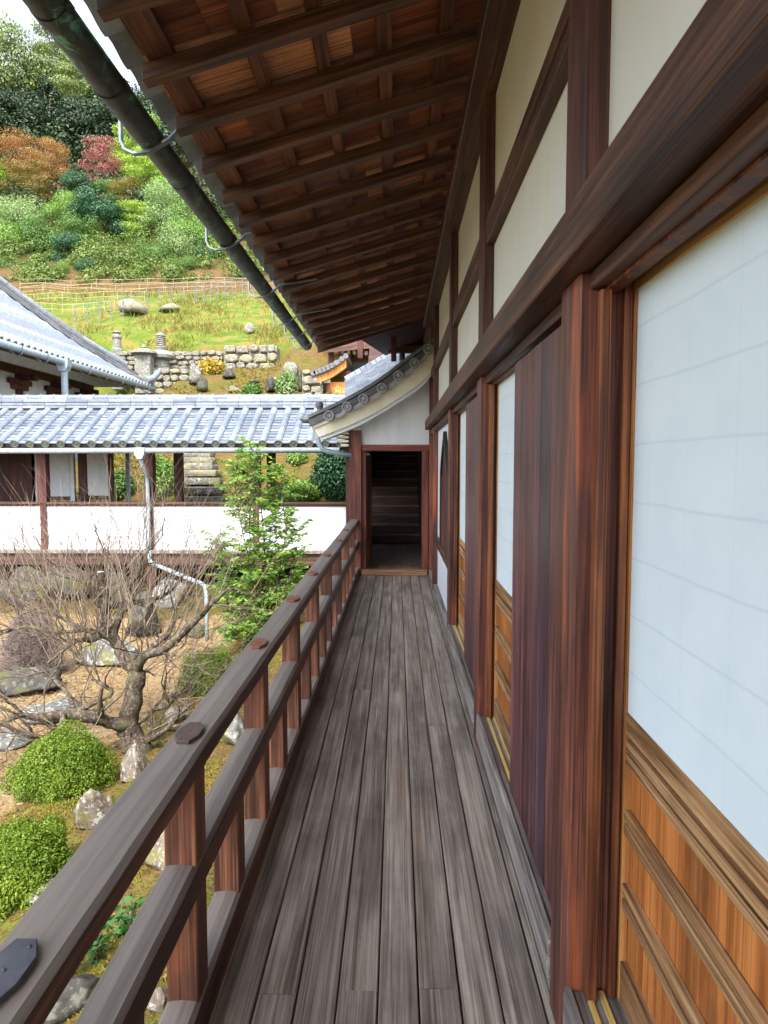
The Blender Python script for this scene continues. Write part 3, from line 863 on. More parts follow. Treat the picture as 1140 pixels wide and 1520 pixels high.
# ---------------------------------------------------------------- tiled roofs
def tile_roof(S, a0, a1, b_len, parent, pitch=0.27, course=0.16, bmax=None, bmin=None, r=0.066, name=('pan_tiles', 'cover_tile_row'), disc=True, rows=True, sep=True, m=('tile', 'tile', 'tiledisc'), drop=1.0):
    """S(a,b): point on the roof bed; a along the eave, b up the slope"""
    def fr(a, b):
        p = S(a, b); e = 0.02
        u = (S(a + e, b) - p).normalized(); v = (S(a, b + e) - p).normalized()
        n = u.cross(v).normalized()
        if n.z < 0: n = -n
        return p, u, v, n
    n_rows = int(abs(a1 - a0) / pitch)
    st = (a1 - a0) / n_rows
    pan = MB()
    for i in range(n_rows):
        a = a0 + st * i
        b = 0.0
        mx = bmax(a + st / 2) if bmax else b_len
        b = bmin(a + st / 2) if bmin else 0.0
        while b < mx - 0.01:
            c = min(course, mx - b)
            vs = []
            for bb, lift, th in ((b - 0.02, 0.030, 0), (b - 0.02, 0.008, 0), (b + c, 0.008, 0)):
                for k in range(5):
                    s = k / 4
                    p, u, v, n = fr(a + st * s, bb)
                    vs.append(p + n * (lift + 0.022 * (2 * s - 1) ** 2))
            # rows: 0 = lip top, 1 = lip bottom, 2 = upper end
            fs = []
            for k in range(4):
                fs += [(k, k + 1, 10 + k + 1, 10 + k), (5 + k, 5 + k + 1, k + 1, k)]
            pan.add(vs, fs)
            b += c
    pan.build(name[0], MT[m[0]], parent)
    if not rows: return
    allrows = MB(); discs = MB()
    for i in range(n_rows + 1):
        a = a0 + st * i
        mx = bmax(a) if bmax else b_len
        b = (bmin(a) if bmin else 0.0) - 0.03
        bs = b
        if mx - b < 0.1: continue
        mb = MB()
        while b < mx - 0.02:
            c = min(0.28, mx - b)
            vs = []
            for bb, rr in ((b, r * 1.06), (b + 0.03, r), (b + c + 0.004, r * 0.985)):
                p, u, v, n = fr(a, bb)
                for k in range(7):
                    t = math.pi * k / 6
                    vs.append(p + u * (rr * math.cos(t)) + n * (rr * math.sin(t) * 1.0 + 0.022))
            fs = []
            for q in (0, 7):
                for k in range(6):
                    fs.append((q + k, q + k + 1, q + 8 + k, q + 7 + k))
            fs.append(tuple(range(6, -1, -1)))
            mb.add(vs, fs)
            b += c
        if sep:
            row = mb.build(name[1], MT[m[1]], parent, smooth=False)
        else:
            allrows.add(mb.v, mb.f)
        if disc:
            p, u, v, n = fr(a, bs)
            c = p + n * 0.02 - v * 0.006
            rr = r * 1.12
            d = MB()
            vs = []
            for rad, dep in ((rr, 0.012), (rr, -0.012), (rr * 0.78, -0.014), (rr * 0.72, -0.004), (rr * 0.3, -0.004), (rr * 0.2, -0.012)):
                for k in range(14):
                    t = 2 * math.pi * k / 14
                    vs.append(c + (u * math.cos(t) + n * math.sin(t)) * rad + v * dep)
            fs = [(q * 14 + k, q * 14 + (k + 1) % 14, (q + 1) * 14 + (k + 1) % 14, (q + 1) * 14 + k) for q in range(5) for k in range(14)]
            fs.append(tuple(70 + k for k in range(14)))
            d.add(vs, fs)
            if sep: d.build('tile_end', MT[m[2]], row)
            else: discs.add(d.v, d.f)
    if not sep:
        allrows.build('cover_tiles', MT[m[1]], parent)
        if disc: discs.build('tile_ends', MT[m[2]], parent)

# ---------------------------------------------------------------- covered corridor crossing the garden
def corridor():
    t = thing('covered_corridor', 'roofed corridor with blue grey tiles and low white walls crossing beyond the garden', 'corridor', (-4, 13.4, 0))
    x0, x1 = -10.6, -0.62
    ye, yr, ze, zr = 12.12, 13.45, 1.93, 2.66
    sl = math.hypot(yr - ye, zr - ze)
    v = Vector((0, (yr - ye) / sl, (zr - ze) / sl))
    tile_roof(lambda a, b: Vector((a, ye, ze)) + v * b, x0, -0.98, sl, t, pitch=0.268, course=0.118)
    v2 = Vector((0, -(yr - ye) / sl, (zr - ze) / sl))
    MB().add([(x0, 14.78, ze), (x1, 14.78, ze), (x1, yr, zr), (x0, yr, zr), (x0, 14.78, ze - 0.05), (x1, 14.78, ze - 0.05), (x1, yr, zr - 0.05), (x0, yr, zr - 0.05)],
             [(0, 1, 2, 3), (7, 6, 5, 4), (0, 4, 5, 1), (3, 2, 6, 7), (1, 5, 6, 2), (0, 3, 7, 4)]).build('rear_roof', MT['tile'], t)
    MB().add([(x0, ye + 0.02, ze - 0.012), (x1, ye + 0.02, ze - 0.012), (x1, yr, zr - 0.012), (x0, yr, zr - 0.012), (x0, ye + 0.02, ze - 0.05), (x1, ye + 0.02, ze - 0.05), (x1, yr, zr - 0.06), (x0, yr, zr - 0.06)],
             [(0, 1, 2, 3), (7, 6, 5, 4), (0, 4, 5, 1), (3, 2, 6, 7), (1, 5, 6, 2), (0, 3, 7, 4)]).build('roof_boards', MT['darkwoodx'], t)
    rg = MB()
    for k, (z, w) in enumerate(((zr - 0.01, 0.16), (zr + 0.05, 0.14), (zr + 0.11, 0.15))):
        x = x0
        while x < x1:
            l = min(0.42, x1 - x)
            rg.box(x, x + l - 0.003, yr - w, yr + w, z, z + 0.052)
            x += 0.42
    ridge = rg.build('ridge', MT['tile'], t, 0.004)
    cp = MB(); x = x0
    while x < x1 - 0.05:
        l = min(0.26, x1 - x)
        cp.tube([(x, yr, zr + 0.185), (x + 0.03, yr, zr + 0.185)], 0.092, 12)
        cp.tube([(x + 0.03, yr, zr + 0.185), (x + l, yr, zr + 0.185)], 0.078, 12)
        x += 0.26
    cp.build('ridge_cap', MT['tile'], ridge, smooth=False)
    # posts: near row stands in front of the white wall, far row behind
    px = lambda p, D: (p - 588.6) * D / 1020
    for p in (-98, 62, 222, 380):
        x = px(p, 12.58)
        box('post', MT['darkwood'], t, x - 0.085, x + 0.085, 12.46, 12.62, 0.86, 1.96, 0.004)
        box('lower_post', MT['darkwood'], t, x - 0.055, x + 0.055, 12.475, 12.6, -0.02, 0.86, 0.004)
    for p in (-20, 122, 265, 403):
        x = px(p, 14.35)
        box('post', MT['darkwood'], t, x - 0.085, x + 0.085, 14.25, 14.4, -0.1, 2.0, 0.004)
    xs = [x0, px(-98, 12.58), px(62, 12.58), px(222, 12.58), px(380, 12.58), -0.66]
    for a, b in zip(xs, xs[1:]):
        box('low_wall', MT['white'], t, a + 0.0, b - 0.002, 12.52, 12.6, 0.0, 0.80, 0)
    MB().box(x0, -0.66, 12.50, 12.64, 0.80, 0.835).box(x0, -0.66, 12.47, 12.67, 0.835, 0.875).build('wall_cap', MT['darkwoodx'], t, 0.003)
    box('ledge', MT['sill'], t, x0, -0.66, 12.40, 12.62, -0.06, 0.0, 0.004)
    box('floor_beam', MT['darkwoodx'], t, x0, -0.66, 12.46, 12.6, -0.28, -0.06, 0.004)
    box('far_wall', MT['white'], t, -6.2, -0.66, 14.3, 14.36, 0.02, 0.7, 0)
    box('floor', MT['darkwoodx'], t, x0, -0.66, 12.6, 14.4, -0.12, -0.02, 0)
    box('far_cap', MT['darkwoodx'], t, -6.2, -0.66, 14.24, 14.42, 0.70, 0.78, 0.003)
    MB().box(x0, -0.66, 12.46, 12.6, 1.86, 1.965).box(x0, -0.66, 14.26, 14.4, 1.90, 2.0).build('eave_beam', MT['darkwoodx'], t, 0.003)
    for p in (-98, 62, 222, 380):
        x = px(p, 12.58)
        box('underfloor_post', MT['darkwood'], t, x - 0.08, x + 0.08, 12.5, 12.62, -1.2, -0.28, 0.003)
    # enclosed left end: dark boards and pale panels on the far side
    f = MB(); x = px(-120, 14.3)
    while x < px(46, 14.3) - 0.02:
        f.box(x, x + 0.17, 14.2, 14.24, -0.02, 1.9); x += 0.172
    f.build('board_wall', MT['darkwood'], t)
    a = px(72, 14.3)
    box('pale_panel', MT['greywhite'], t, px(47, 14.3), px(55, 14.3), 14.20, 14.25, -0.02, 1.9, 0.002)
    box('pale_panel', MT['greywhite'], t, px(70, 14.3), px(103, 14.3), 14.2, 14.25, 0.9, 1.88, 0.002)
    box('pale_panel', MT['white'], t, px(104.5, 14.3), px(111, 14.3), 14.17, 14.25, 0.8, 1.88, 0.002)
    box('pale_panel', MT['white'], t, px(130, 14.3), px(161, 14.3), 14.2, 14.25, 0.92, 1.88, 0.002)
    box('panel_rail', MT['darkwoodx'], t, px(70, 14.3), px(166, 14.3), 14.19, 14.27, 0.83, 0.90, 0.003)
    box('panel_post', MT['darkwood'], t, px(161, 14.3), px(168, 14.3), 14.19, 14.27, 0.0, 1.9, 0.003)
    # gutter with hopper and downpipe
    gt = MB().tube([(x0, 12.04, 1.80), (-1.0, 12.04, 1.815)], 0.048, 10).build('eave_gutter', MT['pipe'], t, smooth=True)
    p = px(209, 12.08)
    MB().prism([(p - 0.10, 1.86), (p + 0.10, 1.86), (p + 0.085, 1.74), (p + 0.045, 1.66), (p - 0.045, 1.66), (p - 0.085, 1.74)], 'Y', 11.96, 12.13).build('hopper', MT['pipe'], t, 0.006)
    q = px(217, 12.4)
    MB().tube([(p, 12.05, 1.70), (p, 12.06, 1.60), (p + 0.03, 12.12, 1.5), (q, 12.36, 1.38), (q, 12.40, 1.25), (q, 12.40, -0.05), (q + 0.02, 12.36, -0.15), (q + 0.1, 12.2, -0.2),
               (-3.16, 10.75, -0.30)], 0.036, 10).build('downpipe', MT['pipe'], t, smooth=True)
    MB().tube([(-3.14, 10.75, -0.29), (-3.0, 10.6, -0.33), (-2.965, 10.55, -0.45), (-2.965, 10.55, -1.3)], 0.030, 10).build('drain_pipe', MT['pipe'], t, smooth=True)
    x = px(192, 14.9)
    MB().tube([(x, 14.75, 1.85), (x, 14.75, -0.2)], 0.05, 10).build('rear_downpipe', MT['pipe'], t, smooth=True)
corridor()

# ---------------------------------------------------------------- passage with the stair at the end of the veranda
def curve(pts, n):
    # piecewise Catmull-Rom through (x,z) points
    out = []
    P = [pts[0]] + pts + [pts[-1]]
    for i in range(n + 1):
        q = i / n * (len(pts) - 1)
        k = min(int(q), len(pts) - 2); f = q - k
        p0, p1, p2, p3 = P[k], P[k + 1], P[k + 2], P[k + 3]
        out.append(tuple(0.5 * (2 * p1[j] + (p2[j] - p0[j]) * f + (2 * p0[j] - 5 * p1[j] + 4 * p2[j] - p3[j]) * f * f + (3 * p1[j] - p0[j] - 3 * p2[j] + p3[j]) * f ** 3) for j in (0, 1)))
    return out

def passage():
    t = thing('stair_passage', 'white gabled passage with an open doorway and dark stairs at the veranda end', 'passage', (-0.1, 9.7, 0))
    box('post', MT['redwood'], t, -0.655, -0.492, 9.60, 9.76, 0.0, 2.04, 0.005)
    box('post', MT['redwood'], t, 0.355, 0.445, 9.64, 9.76, 0.06, 1.752, 0.004)
    box('inner_jamb', MT['redwood'], t, -0.492, -0.43, 9.68, 9.80, 0.06, 1.752, 0.003)
    box('lintel', MT['redwoodx'], t, -0.492, 0.452, 9.63, 9.77, 1.752, 1.842, 0.004)
    box('threshold', MT['threshold'], t, -0.50, 0.43, 9.61, 9.78, 0.0, 0.085, 0.005)
    box('post_cap', MT['white'], t, -0.72, -0.50, 9.58, 9.78, 2.04, 2.09, 0.006)
    top = curve([(-1.18, 2.165), (-0.653, 2.405), (-0.229, 2.65), (0.086, 2.88), (0.50, 3.18)], 40)
    mid = curve([(-1.12, 2.05), (-0.63, 2.26), (-0.2, 2.49), (0.12, 2.70), (0.50, 3.00)], 40)
    low = curve([(-1.05, 1.935), (-0.55, 2.13), (-0.12, 2.36), (0.27, 2.62), (0.50, 2.83)], 40)
    edge = curve([(-1.0, 1.90), (-0.492, 2.10), (-0.088, 2.33), (0.31, 2.59), (0.50, 2.80)], 40)
    up = [(x, z + 0.0) for x, z in top]
    # white gable wall under the curve
    g = MB()
    gtop = [p for p in edge if p[0] > -0.515]
    g.strip([(x, z + 0.12) for x, z in gtop], [(x, 1.842) for x, z in gtop], 9.68, 9.74)
    g.build('gable_wall', MT['white'], t)
    b0 = [(x, z - 0.045) for x, z in top]
    MB().strip(b0, mid, 9.30, 9.72).build('barge_board', MT['cream'], t, smooth=False)
    MB().strip(mid, low, 9.33, 9.72).build('barge_board', MT['cream'], t)
    MB().strip(low, edge, 9.36, 9.72).build('barge_board', MT['white'], t)
    # eave boards stepping down beside the post
    for k in range(4):
        z = 1.90 + 0.035 * k; x = -0.98 + 0.04 * k
        box('eave_board', MT['cream'], t, x + 0.12 * (3 - k) * 0.6, -0.66, 9.45 + 0.02 * k, 9.85, z - 0.085 + 0.02 * k, z - 0.055 + 0.02 * k, 0.002)
    MB().strip(top, b0, 9.27, 11.6).build('roof_bed', MT['tiledark'], t)
    # verge: curved edge tiles and round end tiles
    vt = MB()
    n = len(top)
    hi = [(x - 0.02, z + 0.055) for x, z in top]
    vt.strip(hi, [(x, z + 0.018) for x, z in top], 9.24, 9.40)
    vt.strip([(x, z + 0.003) for x, z in top], [(x + 0.012, z - 0.085) for x, z in top], 9.262, 9.40)
    vt.build('verge_tiles', MT['tiledark'], t)
    discs = [(250, 708), (387, 640), (513, 578), (657, 497), (782, 400), (907, 303), (1015, 195)]
    cs = []
    for (u, w) in discs:
        p = at(440 + u / 5.182, 480 + w / 5.182, Y=9.19)
        cs.append(p)
        r = 0.067
        mb = MB().lathe([(r * 0.12, -0.004), (r * 0.34, -0.008), (r * 0.4, 0.014), (r * 0.7, 0.016), (r * 0.78, -0.012), (r * 0.96, -0.012), (r, -0.004), (r, 0.30), (r * 0.9, 0.3)][::-1], (p.x, p.y, p.z), 20, 'Y')
        for k in range(10):
            a = 2 * math.pi * k / 10
            mb.lathe([(0.005, 0.0), (0.004, -0.006)], (p.x + r * 0.56 * math.cos(a), p.y, p.z + r * 0.56 * math.sin(a)), 6, 'Y')
        mb.build('round_end_tile', MT['eavetile'], t, smooth=False)
    for p, q in zip(cs, cs[1:]):
        # hanging curved tile between two round ends
        vs = []; m_ = 9
        for yy in (9.235, 9.25):
            for k in range(m_):
                s = k / (m_ - 1)
                c = p.lerp(q, 0.16 + 0.68 * s)
                sag = 0.03 * math.sin(math.pi * s)
                vs += [(c.x + 0.01, yy, c.z + 0.0 - sag), (c.x + 0.03, yy, c.z - 0.05 - sag)]
        fs = []
        o = 2 * m_
        for k in range(m_ - 1):
            i = 2 * k
            fs += [(i, i + 2, i + 3, i + 1), (o + i, o + i + 1, o + i + 3, o + i + 2), (i, o + i, o + i + 2, i + 2), (i + 1, i + 3, o + i + 3, o + i + 1)]
        fs += [(0, 1, o + 1, o), (o - 2, 2 * o - 2, 2 * o - 1, o - 1)]
        MB().add(vs, fs).build('drip_tile', MT['eavetile'], t)
    # ornament at the lower corner
    c = at(474, 607, Y=9.4)
    orn = MB().lathe([(0.0, -0.10), (0.07, -0.09), (0.085, -0.03), (0.05, 0.0), (0.03, 0.02), (0.05, 0.05), (0.058, 0.09), (0.04, 0.13), (0.0, 0.15)][1:-1], (c.x, c.y, c.z - 0.03), 14)
    orn.tube([(c.x - 0.03, c.y, c.z - 0.1), (c.x - 0.12, c.y - 0.02, c.z - 0.15), (c.x - 0.20, c.y - 0.03, c.z - 0.15), (c.x - 0.25, c.y - 0.03, c.z - 0.12)], [0.06, 0.055, 0.045, 0.03], 10)
    orn.build('corner_ornament', MT['tiledark'], t, smooth=True)
    MB().tube([tuple(at(466, 632, Y=9.5)), tuple(at(474, 660, Y=9.5)), tuple(at(480, 668, Y=9.5)), tuple(at(496, 672, Y=9.55)), tuple(at(522, 676, Y=9.62))], 0.034, 10).build('curved_downpipe', MT['pipe'], t, smooth=True)
    # door leaf folded back, inside walls, floor and stair
    lf = MB()
    for k in range(4):
        lf.box(-0.44 + 0.012 * k, -0.42 + 0.012 * k, 9.86 + 0.2 * k, 10.058 + 0.2 * k, 0.10, 1.70)
    d = lf.build('door_leaf', MT['jamb'], t)
    box('ledge', MT['white'], d, -0.43, -0.40, 9.86, 10.6, 1.70, 1.73, 0)
    fl = MB()
    for k in range(9):
        a = -0.62 + 0.118 * k
        fl.box(a, a + 0.115, 9.78, 13.3, 0.03, 0.07)
    fl.build('passage_floor', MT['stair'], t)
    st = MB()
    for k in range(13):
        y, z = 13.0 + 0.27 * k, 0.07 + 0.17 * (k + 1)
        st.box(-0.62, 0.45, y - 0.02, y + 0.28, z - 0.03, z)
        box('riser', MT['darkwoodx'], t, -0.62, 0.45, y + 0.005, y + 0.02, z - 0.169, z - 0.031, 0)
    st.build('stair', MT['stair'], t, 0.003)
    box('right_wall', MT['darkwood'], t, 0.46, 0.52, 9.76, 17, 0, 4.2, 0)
    MB().box(-0.72, -0.66, 9.76, 12.5, 0, 2.1).box(-0.72, -0.66, 14.4, 17, 0, 2.9).box(-0.72, -0.66, 12.5, 14.4, 1.15, 2.55).build('left_wall_and_light_block', MT['darkwood'], t)  # last piece added above the corridor opening to block light from the stair
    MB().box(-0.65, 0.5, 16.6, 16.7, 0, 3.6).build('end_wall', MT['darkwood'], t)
    MB().bar((-0.1, 9.8, 2.0), (-0.1, 12.8, 2.05), 1.12, 0.04).bar((-0.1, 12.8, 2.05), (-0.1, 17, 4.4), 1.12, 0.04).build('ceiling', MT['darkwoodx'], t)
    # tiled roof that climbs with the stair, sloping down to the left
    A, B, C_, D_ = at(514, 594, Y=12.0), at(650, 522, Y=12.0), at(513, 567, Y=15), at(606, 514, Y=15)
    L1, L2 = (B - A).length, (C_ - A).length
    S = lambda a, b: A.lerp(B, a / L1).lerp(C_.lerp(D_, a / L1), b / L2)
    tile_roof(S, 0, L1, L2, t, pitch=0.24, course=0.12, rows=False, name=('stair_roof', 'x'))
    rr = MB()
    for k in range(12):
        p, q = C_.lerp(D_, k / 12), C_.lerp(D_, (k + 0.97) / 12)
        rr.bar(p + Vector((0, 0.1, 0.04)), q + Vector((0, 0.1, 0.04)), 0.2, 0.16)
    rr.build('stair_ridge', MT['tile'], t, 0.01)
passage()

# ---------------------------------------------------------------- tall dark annex behind the passage roof, and the far brown hall with its porch
def annex():
    t = thing('wooden_annex', 'dark board walled annex with short hanging struts seen under the far end of the eave', 'annex', (0.2, 13, 3))
    w = MB(); x = -0.1
    while x < 3.0:
        w.box(x, x + 0.17, 12.2, 12.24, 3.52, 5.2); x += 0.172
    w.build('board_wall', MT['darkwood'], t)
    MB().box(-0.15, 3, 12.05, 12.2, 3.50, 3.62).box(-0.12, 3, 12.08, 12.2, 3.80, 3.88).build('cross_beam', MT['darkwoodx'], t, 0.004)
    for px_, y0, y1 in ((535, 512, 532), (584.5, 488, 536)):
        a = at(px_ - 4, y1, Y=11.0); b = at(px_ + 4, y0, Y=11.0)
        box('hanging_strut', MT['darkwood'], t, a.x, b.x, 10.95, 11.05, a.z, b.z + 0.3, 0.004)
    # its roof closes the gap up to the hall's eave
    MB().add([(-0.6, 9.95, 3.40), (3, 9.95, 4.5), (3, 12.4, 4.5), (-0.2, 12.4, 3.50), (-0.6, 9.95, 3.52), (3, 9.95, 4.62), (3, 12.4, 4.62), (-0.2, 12.4, 3.62)],
             [(0, 3, 2, 1), (4, 5, 6, 7), (0, 1, 5, 4), (1, 2, 6, 5), (2, 3, 7, 6), (3, 0, 4, 7)]).build('roof', MT['darkwoodx'], t)
    MB().tube([tuple(at(597, 524, Y=12.0)), tuple(at(597, 560, Y=12.0))], 0.05, 10).build('downpipe', MT['galv'], t, smooth=True)
annex()

def far_hall():
    Y = 25.0
    t = thing('brown_hall', 'reddish brown hall with white tipped rafter ends far behind the passage roof', 'hall', (-0.8, 26, 3))
    a = at(508, 600, Y=Y); b = at(640, 450, Y=Y)
    w = MB(); x = a.x
    while x < b.x + 1.5:
        w.box(x, x + 0.3, Y, Y + 0.1, 2.8, b.z); x += 0.303
    w.build('wall', MT['rafter'], t)
    for k in range(10):
        p = at(500 + k * 8.7, 522.0 + k * 0.35, Y=Y - 0.8)
        rf = box('rafter', MT['brightwood'], t, p.x - 0.05, p.x + 0.05, p.y, Y + 0.2, p.z - 0.06, p.z + 0.06, 0)
        box('rafter_tip', MT['white'], rf, p.x - 0.055, p.x + 0.055, p.y - 0.02, p.y - 0.001, p.z - 0.062, p.z + 0.062, 0)
    for px_ in (488, 508):
        p = at(px_, 588, Y=Y - 0.5); q = at(px_ + 4, 520, Y=Y - 0.5)
        box('post', MT['redwood'], t, p.x, q.x + 0.08, Y - 0.6, Y - 0.4, p.z - 1, q.z, 0.004)
    p = at(478, 524, Y=Y - 1.4); q = at(640, 492, Y=Y - 1.4)
    MB().add([(p.x, p.y, p.z), (q.x, p.y, p.z + 0.35), (q.x, Y + 4, p.z + 2.8), (p.x, Y + 4, p.z + 2.3), (p.x, p.y, p.z + 0.15), (q.x, p.y, p.z + 0.5), (q.x, Y + 4, p.z + 2.95), (p.x, Y + 4, p.z + 2.45)],
             [(0, 3, 2, 1), (4, 5, 6, 7), (0, 1, 5, 4), (1, 2, 6, 5), (2, 3, 7, 6), (3, 0, 4, 7)]).build('roof', MT['rafter'], t)
    e = MB(); c = at(538, 549, Y=Y - 0.2)
    e.prism([(c.x + 0.55 * math.cos(q) * (1 + 0.15 * math.cos(4 * q)), c.z + 0.26 * math.sin(q) * (1 + 0.2 * math.cos(3 * q))) for q in [2 * math.pi * k / 24 for k in range(24)]], 'Y', Y - 0.15, Y - 0.02)
    e.build('cloud_shaped_opening', MT['black'], t)
    # porch
    Y = 22.5
    u = thing('small_porch', 'small orange wood porch with a curved tiled roof in front of the brown hall', 'porch', (-2, 23, 3))
    pts = [(466, 561), (480, 556), (495, 549), (514, 536)]
    W = [(at(x, y, Y=Y).x, at(x, y, Y=Y).z) for x, y in pts]
    tp = curve(W, 16)
    MB().strip([(x, z + 0.02) for x, z in tp], [(x, z - 0.22) for x, z in tp], Y - 0.1, Y + 0.1).build('barge_board', MT['brightwood'], u)
    MB().strip([(x, z + 0.2) for x, z in tp], [(x, z + 0.025) for x, z in tp], Y - 0.2, Y + 2.2).build('tiled_roof', MT['tiledark'], u)
    for k in range(0, 17, 2):
        x, z = tp[k]
        MB().tube([(x, Y - 0.24, z + 0.13), (x, Y + 2.0, z + 0.13)], 0.085, 10).build('cover_tile', MT['tiledark'], u)
    a = at(489, 588, Y=Y + 0.1); b = at(513, 566, Y=Y + 0.1)
    box('panel', MT['brightwood'], u, a.x, b.x, Y + 0.3, Y + 0.36, a.z - 1.2, b.z, 0.004)
    c = at(501, 578, Y=Y + 0.29)
    em = MB()
    for k in range(5):
        q = math.pi / 2 + 2 * math.pi * k / 5
        em.lathe([(0.06, 0.0), (0.05, -0.01)], (c.x + 0.08 * math.cos(q), Y + 0.295, c.z + 0.08 * math.sin(q)), 10, 'Y')
    em.build('gold_crest', MT['track'], u)
    for x in (a.x - 0.12, b.x + 0.02):
        box('post', MT['redwood'], u, x, x + 0.13, Y + 0.2, Y + 0.38, a.z - 1.2, b.z + 0.35, 0.004)
    p = at(484.5, 566, Y=Y + 0.1)
    box('white_bracket', MT['white'], u, p.x - 0.1, p.x + 0.12, Y + 0.1, Y + 0.195, p.z - 0.05, p.z + 0.15, 0.01)
far_hall()

# ---------------------------------------------------------------- the big tiled hall on the left
def left_hall():
    t = thing('tiled_hall', 'large temple hall at left with a sweeping grey tiled roof and white walls', 'temple hall', (-11, 20, 0))
    ex, ez = -8.72, 4.30
    Y0, Y1 = 11.5, 24.3
    prof = lambda b: 0.56 * b + 0.060 * b * b     # rise against run
    S = lambda a, b: Vector((ex - b, a, ez + prof(b)))
    tile_roof(S, Y0, Y1, 5.2, t, pitch=0.275, course=0.2, bmax=lambda a: max(0.0, min(5.2, Y1 - a + 0.05)), r=0.07)
    # far hip slope
    n = 12
    vs, fs = [], []
    for i in range(n + 1):
        b = 5.2 * i / n
        vs += [(ex - b, Y1 - b, ez + prof(b) - 0.02), (ex - 14, Y1 - b, ez + prof(b) - 0.02)]
    fs = [(2 * i, 2 * i + 1, 2 * i + 3, 2 * i + 2) for i in range(n)]
    MB().add(vs, fs).build('rear_slope', MT['tile'], t)
    hr = MB()
    path = [Vector((ex - b, Y1 - b, ez + prof(b) + 0.04)) for b in [0.05 + 0.26 * k for k in range(20)]]
    for lay, (w, dz, h) in enumerate(((0.30, 0.05, 0.09), (0.26, 0.15, 0.08), (0.28, 0.24, 0.08))):
        for p, q in zip(path[lay:], path[lay + 1:]):
            hr.bar(p + Vector((0, 0, dz)), q + Vector((0, 0, dz)), w, h)
    hip = hr.build('hip_ridge', MT['tiledark'], t, 0.008)
    cp = MB()
    for p, q in zip(path[2:], path[3:]):
        cp.tube([p + Vector((0, 0, 0.32)), q + Vector((0, 0, 0.32))], [0.1, 0.088], 10)
    cp.build('ridge_cap', MT['tile'], hip)
    p = path[0]
    MB().tube([p + Vector((0.0, 0, 0.15)), p + Vector((0.15, 0.15, 0.22)), p + Vector((0.3, 0.3, 0.42)), p + Vector((0.36, 0.36, 0.6))], [0.14, 0.12, 0.09, 0.04], 10).build('upturned_end_tile', MT['tile'], hip, smooth=True)
    # eave boards, rafters, wall
    MB().add([(ex + 0.03, Y0, ez - 0.03), (ex - 2.3, Y0, ez + 0.55), (ex - 2.3, Y1, ez + 0.55), (ex + 0.03, Y1 + 0.03, ez - 0.03), (ex + 0.03, Y0, ez + 0.0), (ex - 2.3, Y0, ez + 0.6), (ex - 2.3, Y1, ez + 0.6), (ex + 0.03, Y1 + 0.03, ez + 0.0)],
             [(0, 3, 2, 1), (4, 5, 6, 7), (0, 1, 5, 4), (1, 2, 6, 5), (2, 3, 7, 6), (3, 0, 4, 7)]).build('eave_boards', MT['darkwoodx'], t)
    rf = MB(); y = Y0 + 0.1
    while y < Y1:
        rf.bar((ex - 0.1, y, ez - 0.08), (ex - 2.3, y, ez + 0.48), 0.09, 0.1); y += 0.45
    rf.build('rafters', MT['darkwood'], t)
    wx = ex - 1.55
    box('wall', MT['white'], t, wx - 0.2, wx, Y0 + 0.5, Y1 - 1.5, -0.5, 4.25, 0)
    MB().box(wx, wx + 0.12, Y0, Y1 - 1.2, 4.0, 4.2).box(wx, wx + 0.08, Y0, Y1 - 1.3, 3.05, 3.25).build('wall_beam', MT['darkwood'], t)
    br = MB()
    for y in [12.8, 14.7, 16.6, 18.5, 20.4, 22.3]:
        br.box(wx, wx + 0.1, y, y + 0.24, -0.5, 4.0)
        br.box(wx + 0.1, wx + 0.55, y + 0.03, y + 0.2, 3.82, 3.98)
        br.box(wx + 0.02, wx + 0.14, y - 0.4, y + 0.64, 3.72, 3.86)
        br.box(wx + 0.02, wx + 0.12, y - 0.25, y + 0.49, 3.58, 3.72)
    br.build('bracket_post', MT['darkwood'], t, 0.01)
    MB().tube([(ex + 0.14, Y0, ez - 0.12), (ex + 0.14, Y1 + 0.1, ez - 0.10)], 0.085, 12).build('eave_gutter', MT['pipe'], t, smooth=True)
    for y in [14.5 + 1.15 * k for k in range(9)]:
        MB().tube([(ex + 0.24, y, ez - 0.05), (ex + 0.22, y, ez - 0.24), (ex + 0.12, y, ez - 0.28), (ex - 0.1, y, ez - 0.12)], 0.016, 6).build('gutter_bracket', MT['galv'], t)
    yy = 17.8
    x = ex + 0.14
    dp = MB().tube([(x, yy, ez - 0.1), (x, yy, ez - 1.6)], 0.085, 12)
    dp.prism([(x - 0.16, ez - 0.04), (x + 0.16, ez - 0.04), (x + 0.14, ez - 0.22), (x + 0.08, ez - 0.34), (x - 0.08, ez - 0.34), (x - 0.14, ez - 0.22)], 'Y', yy - 0.12, yy + 0.12)
    dp.build('downpipe', MT['pipe'], t, smooth=False)
left_hall()

